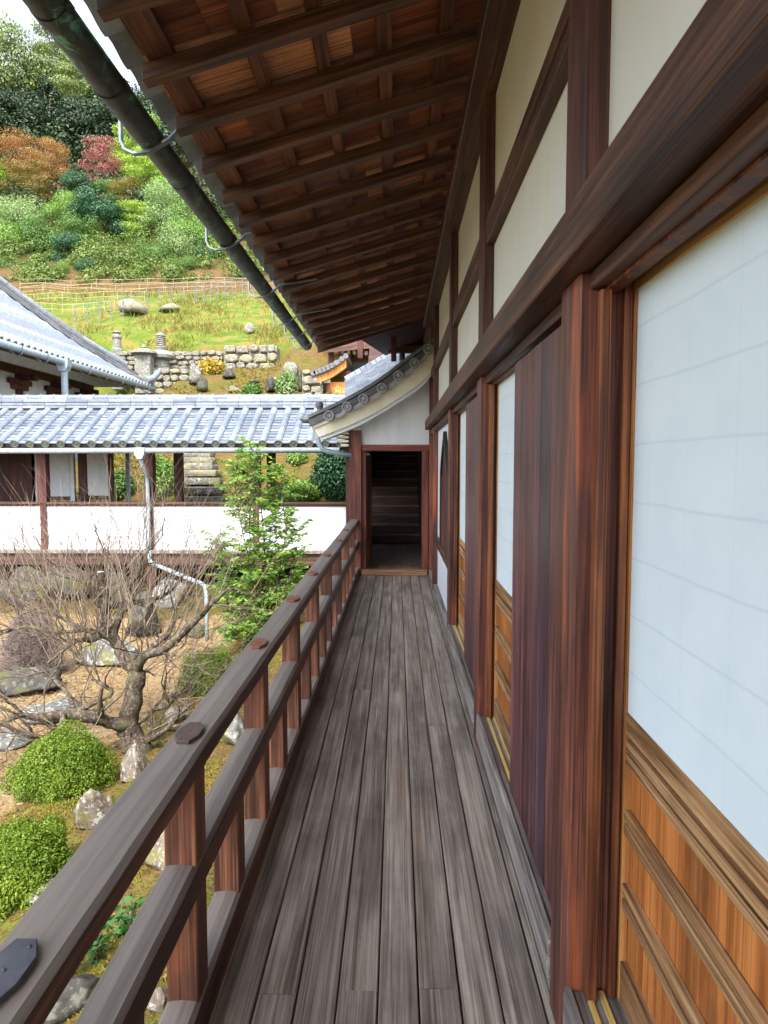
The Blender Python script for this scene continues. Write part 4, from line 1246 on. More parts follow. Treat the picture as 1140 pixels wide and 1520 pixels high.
# ---------------------------------------------------------------- rocks and stones
def rock(name, loc, size, seed, mat, label, cat='rock', group=None, lvl=4, flat=0.3, rot=None):
    bm = bmesh.new()
    bmesh.ops.create_icosphere(bm, subdivisions=lvl, radius=1.0)
    rr = random.Random(seed)
    cuts = []
    for k in range(13):
        d = Vector((rr.uniform(-1, 1), rr.uniform(-1, 1), rr.uniform(-0.6, 1))).normalized()
        cuts.append((d, rr.uniform(0.5, 0.82)))
    for v in bm.verts:
        p = v.co.copy()
        for d, k in cuts:
            q = p.dot(d)
            if q > k: p -= d * (q - k) * 0.95
        p *= 1 + 0.16 * noise.noise(p * 1.4 + Vector((seed, 0, 0))) + 0.08 * noise.noise(p * 3.5 + Vector((0, seed, 0))) + 0.06 * abs(noise.noise(p * 7 + Vector((0, seed, 4)))) + 0.03 * noise.noise(p * 15 + Vector((0, seed, 4)))
        if p.z < -flat: p.z = -flat
        v.co = Vector((p.x * size[0], p.y * size[1], p.z * size[2]))
    me = bpy.data.meshes.new(name); bm.to_mesh(me); bm.free()
    me.polygons.foreach_set('use_smooth', [True] * len(me.polygons))
    me.materials.append(mat)
    o = bpy.data.objects.new(name, me); COL.objects.link(o)
    o.location = loc
    o.rotation_euler.z = rr.uniform(0, 6.28) if rot is None else rot
    return tag(o, label, cat, group)

def on_ground(px, py):
    """where a ray through a photo point meets the ground"""
    lo, hi = 1.2, 140.0
    d = _fw + _rt * ((px - 570) / 1020.0) + _up * ((760 - py) / 1020.0)
    s = 1.2
    while s < 140:
        p = EYE + d * s
        if p.z <= gz(p.x, p.y):
            return Vector((p.x, p.y, gz(p.x, p.y)))
        s += 0.03 if s < 20 else 0.1
    p = EYE + d * 60
    return Vector((p.x, p.y, gz(p.x, p.y)))

ROCKS = [ # px, py (foot), half-width px, half-height px, material, label
 (132, 1235, 36, 46, 'rockpink', 'pale white lichened rock beside the lower azalea mound'),
 (230, 1290, 40, 46, 'rockpink', 'pale rock seen through the railing under the handrail'),
 (196, 1160, 30, 40, 'rockpink', 'pale rock at the foot of the plum trunk'),
 (345, 1108, 34, 36, 'rock', 'greenish grey rock on the moss between railing posts'),
 (70, 1078, 50, 26, 'rock', 'flat grey rock on the gravel behind the upper azalea mound'),
 (8, 1112, 34, 24, 'rock', 'low grey rock at the left edge on the gravel'),
 (25, 1035, 62, 34, 'rockdark', 'large dark boulder at left under the bare plum twigs'),
 (150, 990, 56, 44, 'rock', 'broad flat topped grey boulder behind the plum limbs'),
 (205, 950, 42, 56, 'rockdark', 'dark blocky rock standing at the far edge of the gravel'),
 (165, 905, 46, 50, 'rockdark', 'tall grey rock under the corridor behind the plum stump'),
 (95, 895, 50, 40, 'rockdark', 'weathered rock in the shade under the corridor'),
 (20, 900, 50, 44, 'rockdark', 'leftmost rock in the shade under the corridor'),
 (250, 905, 40, 36, 'rock', 'rounded rock below the slanting white pipe'),
 (285, 948, 26, 22, 'rockdark', 'small dark rock beside the foot of the white pipe'),
 (425, 935, 30, 14, 'rock', 'flat stepping stone behind the young tree'),
 (95, 1515, 60, 36, 'rockdark', 'dark slate coloured rock at the lower left corner'),
 (258, 1075, 26, 16, 'rockpink', 'broken pale stone beside the plum trunk'),
 (235, 1510, 24, 24, 'rockpink', 'small pale stone under the bottom rail'),
 (40, 1345, 60, 40, 'rock', 'tan rock below the lower azalea mound'),
]
def rocks():
    for i, (px, py, hw, hh, m, lab) in enumerate(ROCKS):
        p = on_ground(px, py)
        k = p.y / 1020
        rock('garden_rock', p + Vector((0, hw * k * 0.5, hh * k * 0.35)), (hw * k * 1.0, hw * k * 0.8, hh * k * (1.15 if 'pink' in m else 0.9)), 20 + i, MT[m], lab, 'rock', 'rocks in the garden')
rocks()

HSTONES = [ # stones set on the slope behind the corridor: px, foot py, half width, height px, label
 (250, 576, 10, 22, 'small upright stone at the left of the slope above the corridor ridge'),
 (240, 592, 10, 16, 'low pointed stone just above the corridor ridge, left end'),
 (279, 556, 5, 14, 'narrow dark stone in front of the lower rubble wall'),
 (290, 572, 14, 34, 'tall leaning pointed stone on the mossy slope'),
 (298, 590, 12, 26, 'pointed purple grey stone just above the corridor ridge'),
 (340, 562, 15, 16, 'square topped brown stone below the tall rubble wall'),
 (348, 586, 14, 10, 'flat dark stone beside the round clipped bush'),
 (380, 570, 13, 8, 'long flat stone on the orange moss at right'),
 (404, 592, 15, 30, 'broad dark standing stone beside the pale green bush'),
 (432, 560, 14, 26, 'rough grey stone at the end of the rubble wall'),
 (446, 590, 5, 34, 'slim post like stone beside the pale green bush'),
]
def slope_stones():
    for i, (px, py, hw, h, lab) in enumerate(HSTONES):
        p = on_ground(px, min(py, 583) if py > 583 else py)
        k = p.y / 1020
        rock('standing_stone', p + Vector((0, 0, h * k * 0.3)), (hw * k, hw * k * 0.8, h * k * 0.75), 60 + i, MT['rockdark' if i % 3 else 'rock'], lab, 'stone', 'standing stones on the slope', 2)
    p = on_ground(200, 468); k = p.y / 1020
    rock('boulder', p + Vector((0, 0, 0.3)), (24 * k, 20 * k, 18 * k), 90, MT['wallstone'], 'pale boulder beside the fence on the upper slope', 'rock', None, 2)
    p = on_ground(250, 462); k = p.y / 1020
    rock('boulder', p + Vector((0, 0, 0.1)), (28 * k, 16 * k, 10 * k), 91, MT['wallstone'], 'long pale rock row beside the fence gate', 'rock', None, 2)
    p = on_ground(370, 496); k = p.y / 1020
    rock('boulder', p + Vector((0, 0, 0.15)), (8 * k, 8 * k, 13 * k), 92, MT['wallstone'], 'single grey boulder in the middle of the grass slope', 'rock', None, 2)
slope_stones()

def rubble_wall(name, label, x0, x1, y, zb, zt, seed, big):
    rr = random.Random(seed)
    mb = MB()
    z = zb
    while z < zt - 0.05:
        h = min(rr.uniform(0.20, 0.30) * big, zt - z + 0.05)
        x = x0
        while x < x1 - 0.05:
            w = min(rr.uniform(0.24, 0.55) * big, x1 - x)
            cx, cz = x + w / 2, z + h / 2 + rr.uniform(-0.03, 0.03)
            n = rr.choice((5, 6, 7))
            ang = rr.uniform(0, 1)
            ring = []
            for k in range(8):
                t = 2 * math.pi * (k + ang * 0.6) / 8
                q = 1 / max(abs(math.cos(t)), abs(math.sin(t))) ** 0.72
                ring.append((cx + math.cos(t) * w * 0.47 * q * rr.uniform(0.88, 1.03), cz + math.sin(t) * h * 0.47 * q * rr.uniform(0.88, 1.03)))
            yf = y - rr.uniform(0.03, 0.10)
            vs = [(a, y + 0.25, b) for a, b in ring] + [(a, yf + 0.04, b) for a, b in ring] + [(cx + (a - cx) * 0.72, yf, cz + (b - cz) * 0.72) for a, b in ring]
            fs = []
            for q in (0, 8):
                for k in range(8):
                    fs.append((q + k, q + (k + 1) % 8, q + 8 + (k + 1) % 8, q + 8 + k))
            fs.append(tuple(16 + k for k in range(8)))
            mb.add(vs, fs)
            x += w
        z += h
    mb.box(x0, x1, y + 0.12, y + 0.5, zb - 0.3, zt - 0.06)
    o = mb.build(name, MT['wallstone'])
    return tag(o, label, 'stone wall', 'rubble retaining walls')
Yw = 27.7
a, b = at(332, 545, Y=Yw), at(412, 514, Y=Yw)
rubble_wall('rubble_wall', 'taller rubble stone wall of pale boulders on the slope at right', a.x, b.x, Yw, a.z - 0.1, b.z + 0.02, 3, 1.25)
a, b = at(176, 550, Y=Yw + 0.2), at(331, 523, Y=Yw + 0.2)
rubble_wall('rubble_wall', 'long low rubble stone wall behind the stone pagodas', a.x, b.x, Yw + 0.2, a.z - 0.2, b.z + 0.12, 4, 0.85)
a, b = at(228, 566, Y=25.2), at(282, 552, Y=25.2)
rubble_wall('rubble_wall', 'short lower rubble wall at the foot of the stone pagodas', a.x, b.x, 25.2, a.z - 0.5, b.z + 0.05, 5, 0.9)
a, b = at(448, 592, Y=22.4), at(478, 556, Y=22.4)
rubble_wall('rubble_wall', 'mossy rubble wall beside the small orange porch', a.x, b.x, 22.4, a.z - 0.6, b.z + 0.1, 6, 1.1)

def pagodas():
    k = 27.0 / 1020
    c = at(240, 562, Y=27.0)
    t = thing('stone_pagoda', 'tall stone stupa with a ringed spire and a broad cap behind the hip ridge', 'stone pagoda', c)
    m = MT['stonegrey']
    H = lambda p: (562 - p) * k
    MB().box(c.x - 0.42, c.x + 0.42, c.y - 0.4, c.y + 0.4, c.z - 0.5, c.z + H(548)).build('base', m, t, 0.02)
    MB().lathe([(0.26, H(549)), (0.30, H(543)), (0.27, H(536))], c, 16).build('body', m, t, smooth=True)
    MB().lathe([(0.30, H(536)), (0.52, H(533)), (0.55, H(529)), (0.36, H(523)), (0.22, H(521))], c, 16).build('cap', m, t)
    pr = [(0.2, H(521)), (0.23, H(517)), (0.16, H(515))]
    z = H(515)
    while z < H(500):
        pr += [(0.19, z + 0.02), (0.15, z + 0.06)]; z += 0.075
    pr += [(0.2, H(500)), (0.13, H(497)), (0.03, H(494))]
    MB().lathe(pr, c, 14).build('spire', m, t)
    c = at(175, 560, Y=28.0); k = 28.0 / 1020
    t = thing('stone_pillar', 'slim ringed stone pillar at the left end of the low rubble wall', 'stone pillar', c)
    H = lambda p: (560 - p) * k
    MB().lathe([(0.24, -0.5), (0.24, H(520)), (0.18, H(518)), (0.16, H(504)), (0.2, H(503)), (0.2, H(500)), (0.12, H(497)), (0.1, H(496))], c, 14).build('shaft', m, t)
    MB().lathe([(0.16, H(496)), (0.18, H(495)), (0.1, H(493)), (0.02, H(492))], c, 14).build('finial', m, t)
    c = at(215, 566, Y=26.4); k = 26.4 / 1020
    t = thing('stone_lantern', 'stone lantern with a wide mushroom cap between the pillar and the stupa', 'stone lantern', c)
    H = lambda p: (566 - p) * k
    MB().box(c.x - 0.3, c.x + 0.3, c.y - 0.25, c.y + 0.25, c.z - 0.5, c.z + H(528)).build('body', m, t, 0.03)
    MB().lathe([(0.3, H(529)), (0.50, H(526)), (0.48, H(523)), (0.2, H(519)), (0.1, H(518))], c, 16).build('cap', m, t)
    MB().lathe([(0.09, H(518)), (0.12, H(516)), (0.06, H(513)), (0.01, H(512))], c, 12).build('finial', m, t)
pagodas()

def steps():
    t = thing('stone_steps', 'rough stone steps climbing the mossy slope behind the corridor', 'steps', (-4.6, 15, 0))
    rr = random.Random(8)
    y = 15.1
    for i, (pyc, hw) in enumerate(((742, 34), (728, 33), (714, 30), (702, 26), (692, 22), (683, 22), (674, 20))):
        c = at(303 - i * 1.2, pyc, Y=15.1 + 0.42 * i)
        w = hw * c.y / 1020
        bm = bmesh.new()
        bmesh.ops.create_cube(bm, size=1)
        bmesh.ops.subdivide_edges(bm, edges=bm.edges, cuts=4, use_grid_fill=True)
        for v in bm.verts:
            p = v.co
            r_ = max(abs(p.x), abs(p.y), abs(p.z))
            q = p.normalized() * 0.62
            p = p.lerp(q, 0.18)
            nn = noise.noise(p * 3 + Vector((i * 5, 0, 0))) * 0.09
            v.co = Vector((c.x + p.x * (1 + nn) * 2 * w, c.y + p.y * 0.5, c.z + p.z * (0.15) * (1 + nn)))
        me = bpy.data.meshes.new('step'); bm.to_mesh(me); bm.free(); me.materials.append(MT['wallstone' if i > 2 else 'rock'])
        o = bpy.data.objects.new('step', me); COL.objects.link(o); o.parent = t; o.matrix_parent_inverse = t.matrix_basis.inverted()
steps()

# ---------------------------------------------------------------- fences on the upper slope
def fences():
    m = MT['galv']
    def run(label, pix, rails, h, cat='fence', dens=5):
        P = [on_ground(*q) for q in pix]
        t = thing('rail_fence', label, cat, P[0], 'fences on the upper slope')
        pts = []
        for a, b in zip(P, P[1:]):
            for k in range(dens):
                q = a.lerp(b, k / dens); q.z = gz(q.x, q.y); pts.append(q)
        pts.append(P[-1])
        for p in pts:
            MB().tube([p - Vector((0, 0, 0.3)), p + Vector((0, 0, h))], 0.02, 6).build('fence_post', m, t)
        for r_ in rails:
            MB().tube([p + Vector((0, 0, r_ * h)) for p in pts], 0.013, 5).build('fence_rail', m, t)
    run('pale metal fence climbing from the hip ridge across the grass slope', [(112, 488), (200, 470), (290, 452)], (0.5, 0.98), 1.0)
    run('pale metal fence along the top of the grass slope by the gutter', [(292, 452), (345, 446), (420, 440)], (0.35, 0.68, 0.98), 1.1)
    for i, (y, lab) in enumerate(((466, 'lowest row of cane trellis in the terraced field'), (452, 'second row of cane trellis from the bottom of the terraced field'), (441, 'third row of cane trellis from the bottom of the terraced field'), (433, 'fourth row of cane trellis, second from the top of the field'), (427, 'topmost row of cane trellis just below the soil bank'))):
        P0, P1 = on_ground(30, y), on_ground((170, 215, 300, 350, 372)[i], y - (4 if i < 3 else 0))
        t = thing('cane_trellis', lab, 'trellis', P0, 'cane trellises in the field')
        n = 9
        pts = [P0.lerp(P1, k / n) for k in range(n + 1)]
        for p in pts: p.z = gz(p.x, p.y)
        for p in pts: MB().tube([p - Vector((0, 0, 0.2)), p + Vector((0, 0, 0.55))], 0.012, 5).build('cane', MT['cane'], t)
        for hz in (0.5, 0.25):
            MB().tube([p + Vector((0, 0, hz)) for p in pts], 0.014, 5).build('crossbar', MT['cane'], t)
fences()

# ---------------------------------------------------------------- grass on the slope (nobody could count it)
def grass():
    P, D, L, W = [], [], [], []
    rr = random.Random(77)
    for _ in range(4200):
        y = rr.uniform(28.3, 46); x = rr.uniform(-24, -0.5) * y / 30
        if noise.noise(Vector((x * 0.35, y * 0.35, 9))) < -0.02 and rr.random() < 0.88: continue
        z = gz(x, y); s = rr.uniform(0.15, 0.42) * (2.0 if rr.random() < 0.05 else 1)
        if y > 38: s *= 0.6
        for k in range(14):
            a = rr.uniform(0, 6.28); r_ = rr.uniform(0, 0.35)
            P.append((x + r_ * math.cos(a), y + r_ * math.sin(a), z - 0.03)); D.append((math.cos(a) * 0.6, math.sin(a) * 0.6, rr.uniform(0.5, 1.2)))
            L.append(s * rr.uniform(0.5, 1.1)); W.append(0.03 + 0.03 * rr.random())
    o = leaf_mesh('grass', np.array(P), np.array(D), np.array(L), np.array(W), LF['grass'], None, 0.1)
    tag(o, 'green and straw coloured grass covering the slope above the stone walls', 'grass', kind='stuff')
    P, D, L, W = [], [], [], []
    for _ in range(2200):
        y = rr.uniform(15.2, 27.5); x = rr.uniform(-9.0, -1.0) * (y / 18)
        if x < -7.9 and y < 25: continue
        if noise.noise(Vector((x * 0.5, y * 0.5, 2))) < 0.05: continue
        z = gz(x, y)
        for k in range(9):
            a = rr.uniform(0, 6.28); r_ = rr.uniform(0, 0.2)
            P.append((x + r_ * math.cos(a), y + r_ * math.sin(a), z - 0.02)); D.append((math.cos(a), math.sin(a), rr.uniform(0.3, 1.0)))
            L.append(rr.uniform(0.08, 0.22)); W.append(0.04)
    o = leaf_mesh('moss_grass', np.array(P), np.array(D), np.array(L), np.array(W), LF['moss'], None, 0.1)
    tag(o, 'short mossy grass on the orange slope behind the corridor', 'grass', kind='stuff')
    P, D, L, W = [], [], [], []
    for _ in range(16000):
        y = rr.uniform(1.4, 11.5); x = rr.uniform(-3.2, -0.75)
        if x < -2.4 and y > 5: continue
        if noise.noise(Vector((x * 1.6, y * 1.6, 4))) < 0.0: continue
        z = gz(x, y)
        for k in range(7):
            a = rr.uniform(0, 6.28); r_ = rr.uniform(0, 0.04)
            P.append((x + r_ * math.cos(a), y + r_ * math.sin(a), z - 0.004)); D.append((math.cos(a), math.sin(a), rr.uniform(0.4, 1.4)))
            L.append(rr.uniform(0.015, 0.04)); W.append(0.009)
    o = leaf_mesh('moss', np.array(P), np.array(D), np.array(L), np.array(W), LF['moss'], None, 0.1)
    tag(o, 'green and ochre moss on the bank below the railing', 'moss', kind='stuff')
    # dry leaves scattered on the moss
    P, D = [], []
    for _ in range(2600):
        y = rr.uniform(1.3, 11.5); x = rr.uniform(-4.2, -0.7)
        if noise.noise(Vector((x * 1.1, y * 1.1, 14))) < -0.1 and rr.random() < 0.7: continue
        a = rr.uniform(0, 6.28)
        P.append((x, y, gz(x, y) + 0.008)); D.append((math.cos(a), math.sin(a), rr.uniform(-0.15, 0.35)))
    L = NP.uniform(0.02, 0.05, len(P))
    m = leaf('fallen_leaf', G((110, 78, 48), (150, 112, 70), (176, 140, 92), (130, 92, 62)), 0.1, 0.8)
    o = leaf_mesh('fallen_leaves', np.array(P), np.array(D), L, L * 0.5, m, None, 0.2, face=np.tile(np.array([0, 0, 2.0]), (len(P), 1)))
    tag(o, 'dry brown leaves scattered over the moss below the railing', 'fallen leaves', kind='stuff')
    # pebbles of the dry stream bed
    mb = MB()
    for _ in range(6500):
        y = rr.uniform(4.8, 11.2); x = rr.uniform(-7.0, -2.3)
        w = noise.noise(Vector((x * 0.5, y * 0.5, 1.0)))
        if x + 0.4 * w > -2.5: continue
        if noise.noise(Vector((x * 0.9, y * 0.9, 6))) < -0.08 and rr.random() < 0.85: continue
        z = gz(x, y); s = rr.uniform(0.010, 0.028) * (1.6 if rr.random() < 0.05 else 1)
        a = rr.uniform(0, 3.14); e = rr.uniform(0.6, 1); c_, s_ = math.cos(a), math.sin(a)
        vs = []
        for zz, q in ((-0.2, 0.9), (0.25, 1.0), (0.55, 0.6)):
            for k in range(6):
                t = 1.047 * k
                u, v = math.cos(t) * s * q, math.sin(t) * s * q * e
                vs.append((x + u * c_ - v * s_, y + u * s_ + v * c_, z + zz * s))
        fs = [(q * 6 + k, q * 6 + (k + 1) % 6, q * 6 + 6 + (k + 1) % 6, q * 6 + 6 + k) for q in (0, 1) for k in range(6)] + [tuple(12 + k for k in range(6))]
        mb.add(vs, fs)
    m = NT('pebble_stone')
    c = m.ramp(m.island(), [(0.0, lin(122, 100, 70)), (0.35, lin(150, 124, 88)), (0.7, lin(172, 148, 110)), (1.0, lin(178, 170, 150))])
    c = m.mix(1.0, c, (0.62, 0.62, 0.62, 1), 'MULTIPLY')
    o = mb.build('pebbles', m.done(c, 0.85, 0.2))
    tag(o, 'tan pebbles covering the dry stream bed of the garden', 'pebbles', kind='stuff')
grass()

# ---------------------------------------------------------------- hillside trees and shrubs
PROTO = {}
def crown_proto(key, mat, h, w, n, ls, style, seed, trunk=0.2):
    global NP
    NP = np.random.default_rng(seed)
    rr = random.Random(seed)
    t = bpy.data.objects.new('hill_tree', None)
    blobs = []
    nb = {'round': 16, 'tall': 22, 'layer': 18, 'bush': 12}[style]
    for k in range(nb):
        q = (k + 0.5) / nb
        if style == 'tall':
            zz = trunk * 0.7 + (1 - trunk * 0.7) * q; rad = 0.42 * (1 - q) ** 0.6 + 0.08; b = 0.2 * (1 - 0.5 * q)
        elif style == 'layer':
            zz = trunk + (1 - trunk) * q * 0.95; rad = 0.46 * math.sin(math.pi * (0.18 + 0.72 * q)); b = 0.24
        elif style == 'bush':
            zz = 0.12 + 0.74 * rr.random(); rad = 0.44 * math.sqrt(max(0.05, 1 - (zz - 0.35) ** 2 * 3)); b = 0.26
        else:
            zz = trunk + 0.12 + (0.92 - trunk - 0.12) * rr.random(); m_ = (zz - trunk) / (1 - trunk); rad = 0.40 * math.sin(math.pi * (0.15 + 0.75 * m_)); b = 0.24
        a = k * 2.4 + rr.uniform(-0.5, 0.5)
        r_ = rad * (0.35 + 0.65 * rr.random())
        bz = b * (0.32 if style == 'layer' else 0.72) * rr.uniform(0.8, 1.2)
        bb = b * rr.uniform(0.75, 1.2)
        blobs.append((math.cos(a) * r_ * w, math.sin(a) * r_ * w, zz * h, bb * w, bb * w, bz * w))
    P, d = blob_points(blobs, n, 2.6)
    lim = P[:, 2] > 0.02 * h
    P, d = P[lim], d[lim]
    D = d * 0.8 + NP.normal(size=d.shape) * 0.6 + np.array([0, 0, -0.15 if style == 'layer' else 0.15])
    if style == 'layer': D[:, 2] *= 0.45
    L = ls * NP.uniform(0.6, 1.3, len(P))
    cr = leaf_mesh('crown', P, D, L, L * 0.6, mat, face=d + np.array([0, 0, 0.35]))
    COL.objects.unlink(cr)
    mb = MB()
    tr = 0.022 * h + 0.02
    mb.tube([(0, 0, -0.4), (0.02 * h, 0.01 * h, 0.3 * h), (-0.01 * h, 0.02 * h, 0.6 * h), (0, 0, 0.86 * h)], [tr, tr * 0.8, tr * 0.5, tr * 0.15], 7)
    for b in blobs[::2]:
        z0 = max(0.15 * h, min(0.7 * h, b[2] - 0.16 * h))
        mb.tube([(0, 0, z0), (b[0] * 0.5, b[1] * 0.5, (z0 + b[2]) / 2 + 0.02 * h), (b[0], b[1], b[2])], [tr * 0.45, tr * 0.3, tr * 0.1], 5)
    tk = mb.build('trunk', MT['bark2'])
    COL.objects.unlink(tk)
    PROTO[key] = (cr, tk)

KIND = [('cedar1', 'cedar', 9, 6.5, 5200, 0.42, 'round'), ('cedar2', 'cedar', 11, 6.0, 5200, 0.42, 'tall'), ('oak1', 'oak', 9, 8, 6000, 0.38, 'round'), ('oak2', 'oak', 10, 7, 6000, 0.36, 'layer'),
        ('mid1', 'mid', 5, 4.6, 5200, 0.22, 'round'), ('mid2', 'mid', 4, 4.4, 5200, 0.2, 'bush'), ('light1', 'light', 4, 4.4, 5200, 0.2, 'bush'), ('light2', 'light', 5.5, 4.4, 5200, 0.2, 'round'),
        ('pale1', 'pale', 5, 4.6, 5600, 0.18, 'round'), ('pale2', 'pale', 3.5, 4.2, 5200, 0.18, 'bush'), ('yellow1', 'yellow', 5.5, 4.6, 5200, 0.2, 'layer'), ('blue1', 'blue', 4.6, 4.4, 5200, 0.24, 'bush'),
        ('blue2', 'blue', 5.5, 4.4, 5200, 0.24, 'round'), ('maple1', 'maple', 6, 6.5, 6000, 0.2, 'layer'), ('maplegreen1', 'maplegreen', 6, 6.0, 6000, 0.2, 'layer'), ('pink1', 'pink', 5, 4.6, 3600, 0.2, 'layer')]
for i, (key, lf, h, w, n, ls, st) in enumerate(KIND):
    crown_proto(key, LF[lf], h, w, int(n * 2.1), ls * 0.66, st, 100 + i)

HILL = [ # px, py of the middle of the crown, apparent height px, distance Y, kind, label
 (18, 105, 95, 84, 'oak1', 'tall pale olive tree on the skyline at the top left corner'),
 (82, 90, 90, 88, 'oak2', 'loose crowned tree on the skyline right beside the sky gap'),
 (118, 150, 100, 82, 'oak2', 'thin upright tree in front of the dark wood with a bare pale trunk'),
 (-40, 150, 100, 82, 'oak1', 'olive crowned tree cut by the left edge of the hill'),
 (20, 190, 90, 76, 'cedar1', 'dark evergreen above the orange maple'),
 (70, 185, 100, 76, 'cedar2', 'dark conical evergreen rising between the two red maples'),
 (128, 205, 90, 74, 'cedar1', 'dark evergreen behind the pink leaved tree'),
 (180, 200, 90, 75, 'cedar2', 'dark evergreen partly covered by the gutter near its first bracket'),
 (-30, 215, 90, 72, 'cedar1', 'dark evergreen at the left edge behind the maple'),
 (30, 240, 66, 64, 'maple1', 'orange red maple with layered branches at the left'),
 (78, 232, 42, 62, 'maple1', 'small bright orange maple branch crown beside the larger maple'),
 (50, 285, 70, 61, 'maplegreen1', 'olive and rust turning maple below the orange maple'),
 (-20, 270, 70, 62, 'yellow1', 'yellow green tree at the left edge beside the maple'),
 (152, 238, 52, 62, 'pink1', 'pink leaved shrub with bare pale branches in front of the dark wood'),
 (115, 275, 46, 60, 'blue2', 'dark green shrub below the pink leaved shrub'),
 (200, 205, 70, 64, 'yellow1', 'bright yellow green tree peeping out beside the gutter'),
 (222, 255, 74, 60, 'yellow1', 'bright yellow green tree under the first gutter bracket'),
 (190, 282, 50, 58, 'maplegreen1', 'brownish olive bush below the yellow green tree'),
 (95, 312, 54, 56, 'light2', 'light green tree with yellow tips in the middle of the shrub belt'),
 (150, 318, 66, 55, 'blue1', 'deep green broadleaf bush standing out in the shrub belt'),
 (30, 330, 60, 55, 'pale2', 'pale green bush at the left of the shrub belt'),
 (-25, 345, 70, 54, 'pale1', 'pale green tree at the left edge of the shrub belt'),
 (20, 370, 66, 53, 'light1', 'feathery bright green bush at the left above the tiled hall roof'),
 (68, 362, 62, 53, 'mid1', 'mid green young tree with a thin bare trunk above the hip ridge'),
 (110, 372, 52, 52, 'blue1', 'dark glossy bush beside the thin bare trunk'),
 (120, 345, 46, 53, 'mid2', 'mid green bush below the deep green broadleaf bush'),
 (205, 335, 60, 55, 'yellow1', 'yellow green feathery bush right of the deep green bush'),
 (250, 320, 80, 55, 'pale1', 'tall pale grey green tree left of the gutter'),
 (285, 345, 70, 54, 'light2', 'light green tree just beside the second gutter bracket'),
 (262, 372, 66, 52, 'pale1', 'pale leafy tree standing right above the soil bank'),
 (225, 385, 44, 51, 'mid2', 'low mid green bush on top of the soil bank'),
 (155, 395, 38, 51, 'light1', 'low bright green bush with broad leaves on the soil bank'),
 (185, 398, 30, 50.5, 'pale2', 'low pale bush at the left end of the bare soil bank'),
 (328, 385, 56, 52, 'light1', 'bright green bush below the gutter at the right end of the soil bank'),
 (355, 405, 40, 51, 'light2', 'light green bush peeping out under the gutter beside the metal fence'),
 (300, 388, 40, 51, 'blue2', 'small dark bush between two pale trees on the soil bank'),
 (60, 398, 32, 51, 'mid2', 'low shrub just above the hip ridge of the tiled hall'),
 (15, 405, 36, 50.5, 'mid2', 'low shrub at the left edge just above the tiled hall roof'),
 (160, 275, 44, 59, 'mid1', 'mid green shrub under the pink leaved shrub'),
 (245, 290, 50, 57, 'light2', 'light green tree between the yellow tree and the pale tree'),
 (130, 400, 30, 49, 'blue1', 'low dark glossy bush at the foot of the shrub belt, left of the bare bank'),
 (210, 404, 24, 48.5, 'light2', 'small light bush hanging over the middle of the bare soil bank'),
 (270, 400, 34, 49, 'mid2', 'dark green bush at the right part of the soil bank edge'),
 (95, 402, 26, 49, 'light1', 'small bright bush beside the foot of the thin bare trunk'),
]
def hill_plants():
    rr = random.Random(3)
    for i, (px, py, hp, Y, key, lab) in enumerate(HILL):
        cr, tk = PROTO[key]
        hgt = {k[0]: k[2] for k in KIND}[key]
        c = at(px, py, Y=Y)
        H = hp * Y / 1020 * 1.3
        g = gz(c.x, Y)
        z0 = c.z - H * 0.55
        root = bpy.data.objects.new('hill_tree' if hp > 50 else 'hill_shrub', None)
        root.empty_display_size = 0.3
        COL.objects.link(root)
        s = H / hgt
        if z0 > g:   # keep the foot on the ground by letting the trunk reach down
            pass
        root.location = (c.x, Y, min(z0, g + 0.1) if z0 - g < 1.5 else g)
        if z0 - g >= 1.5:
            s = (c.z + H * 0.45 - g) / hgt
        root.scale = (H / hgt, H / hgt, s)
        root.rotation_euler.z = rr.uniform(0, 6.28)
        tag(root, lab, 'tree' if hp > 50 else 'shrub', 'trees and shrubs on the hillside')
        for o in (cr, tk):
            q = o.copy(); COL.objects.link(q); q.parent = root
hill_plants()

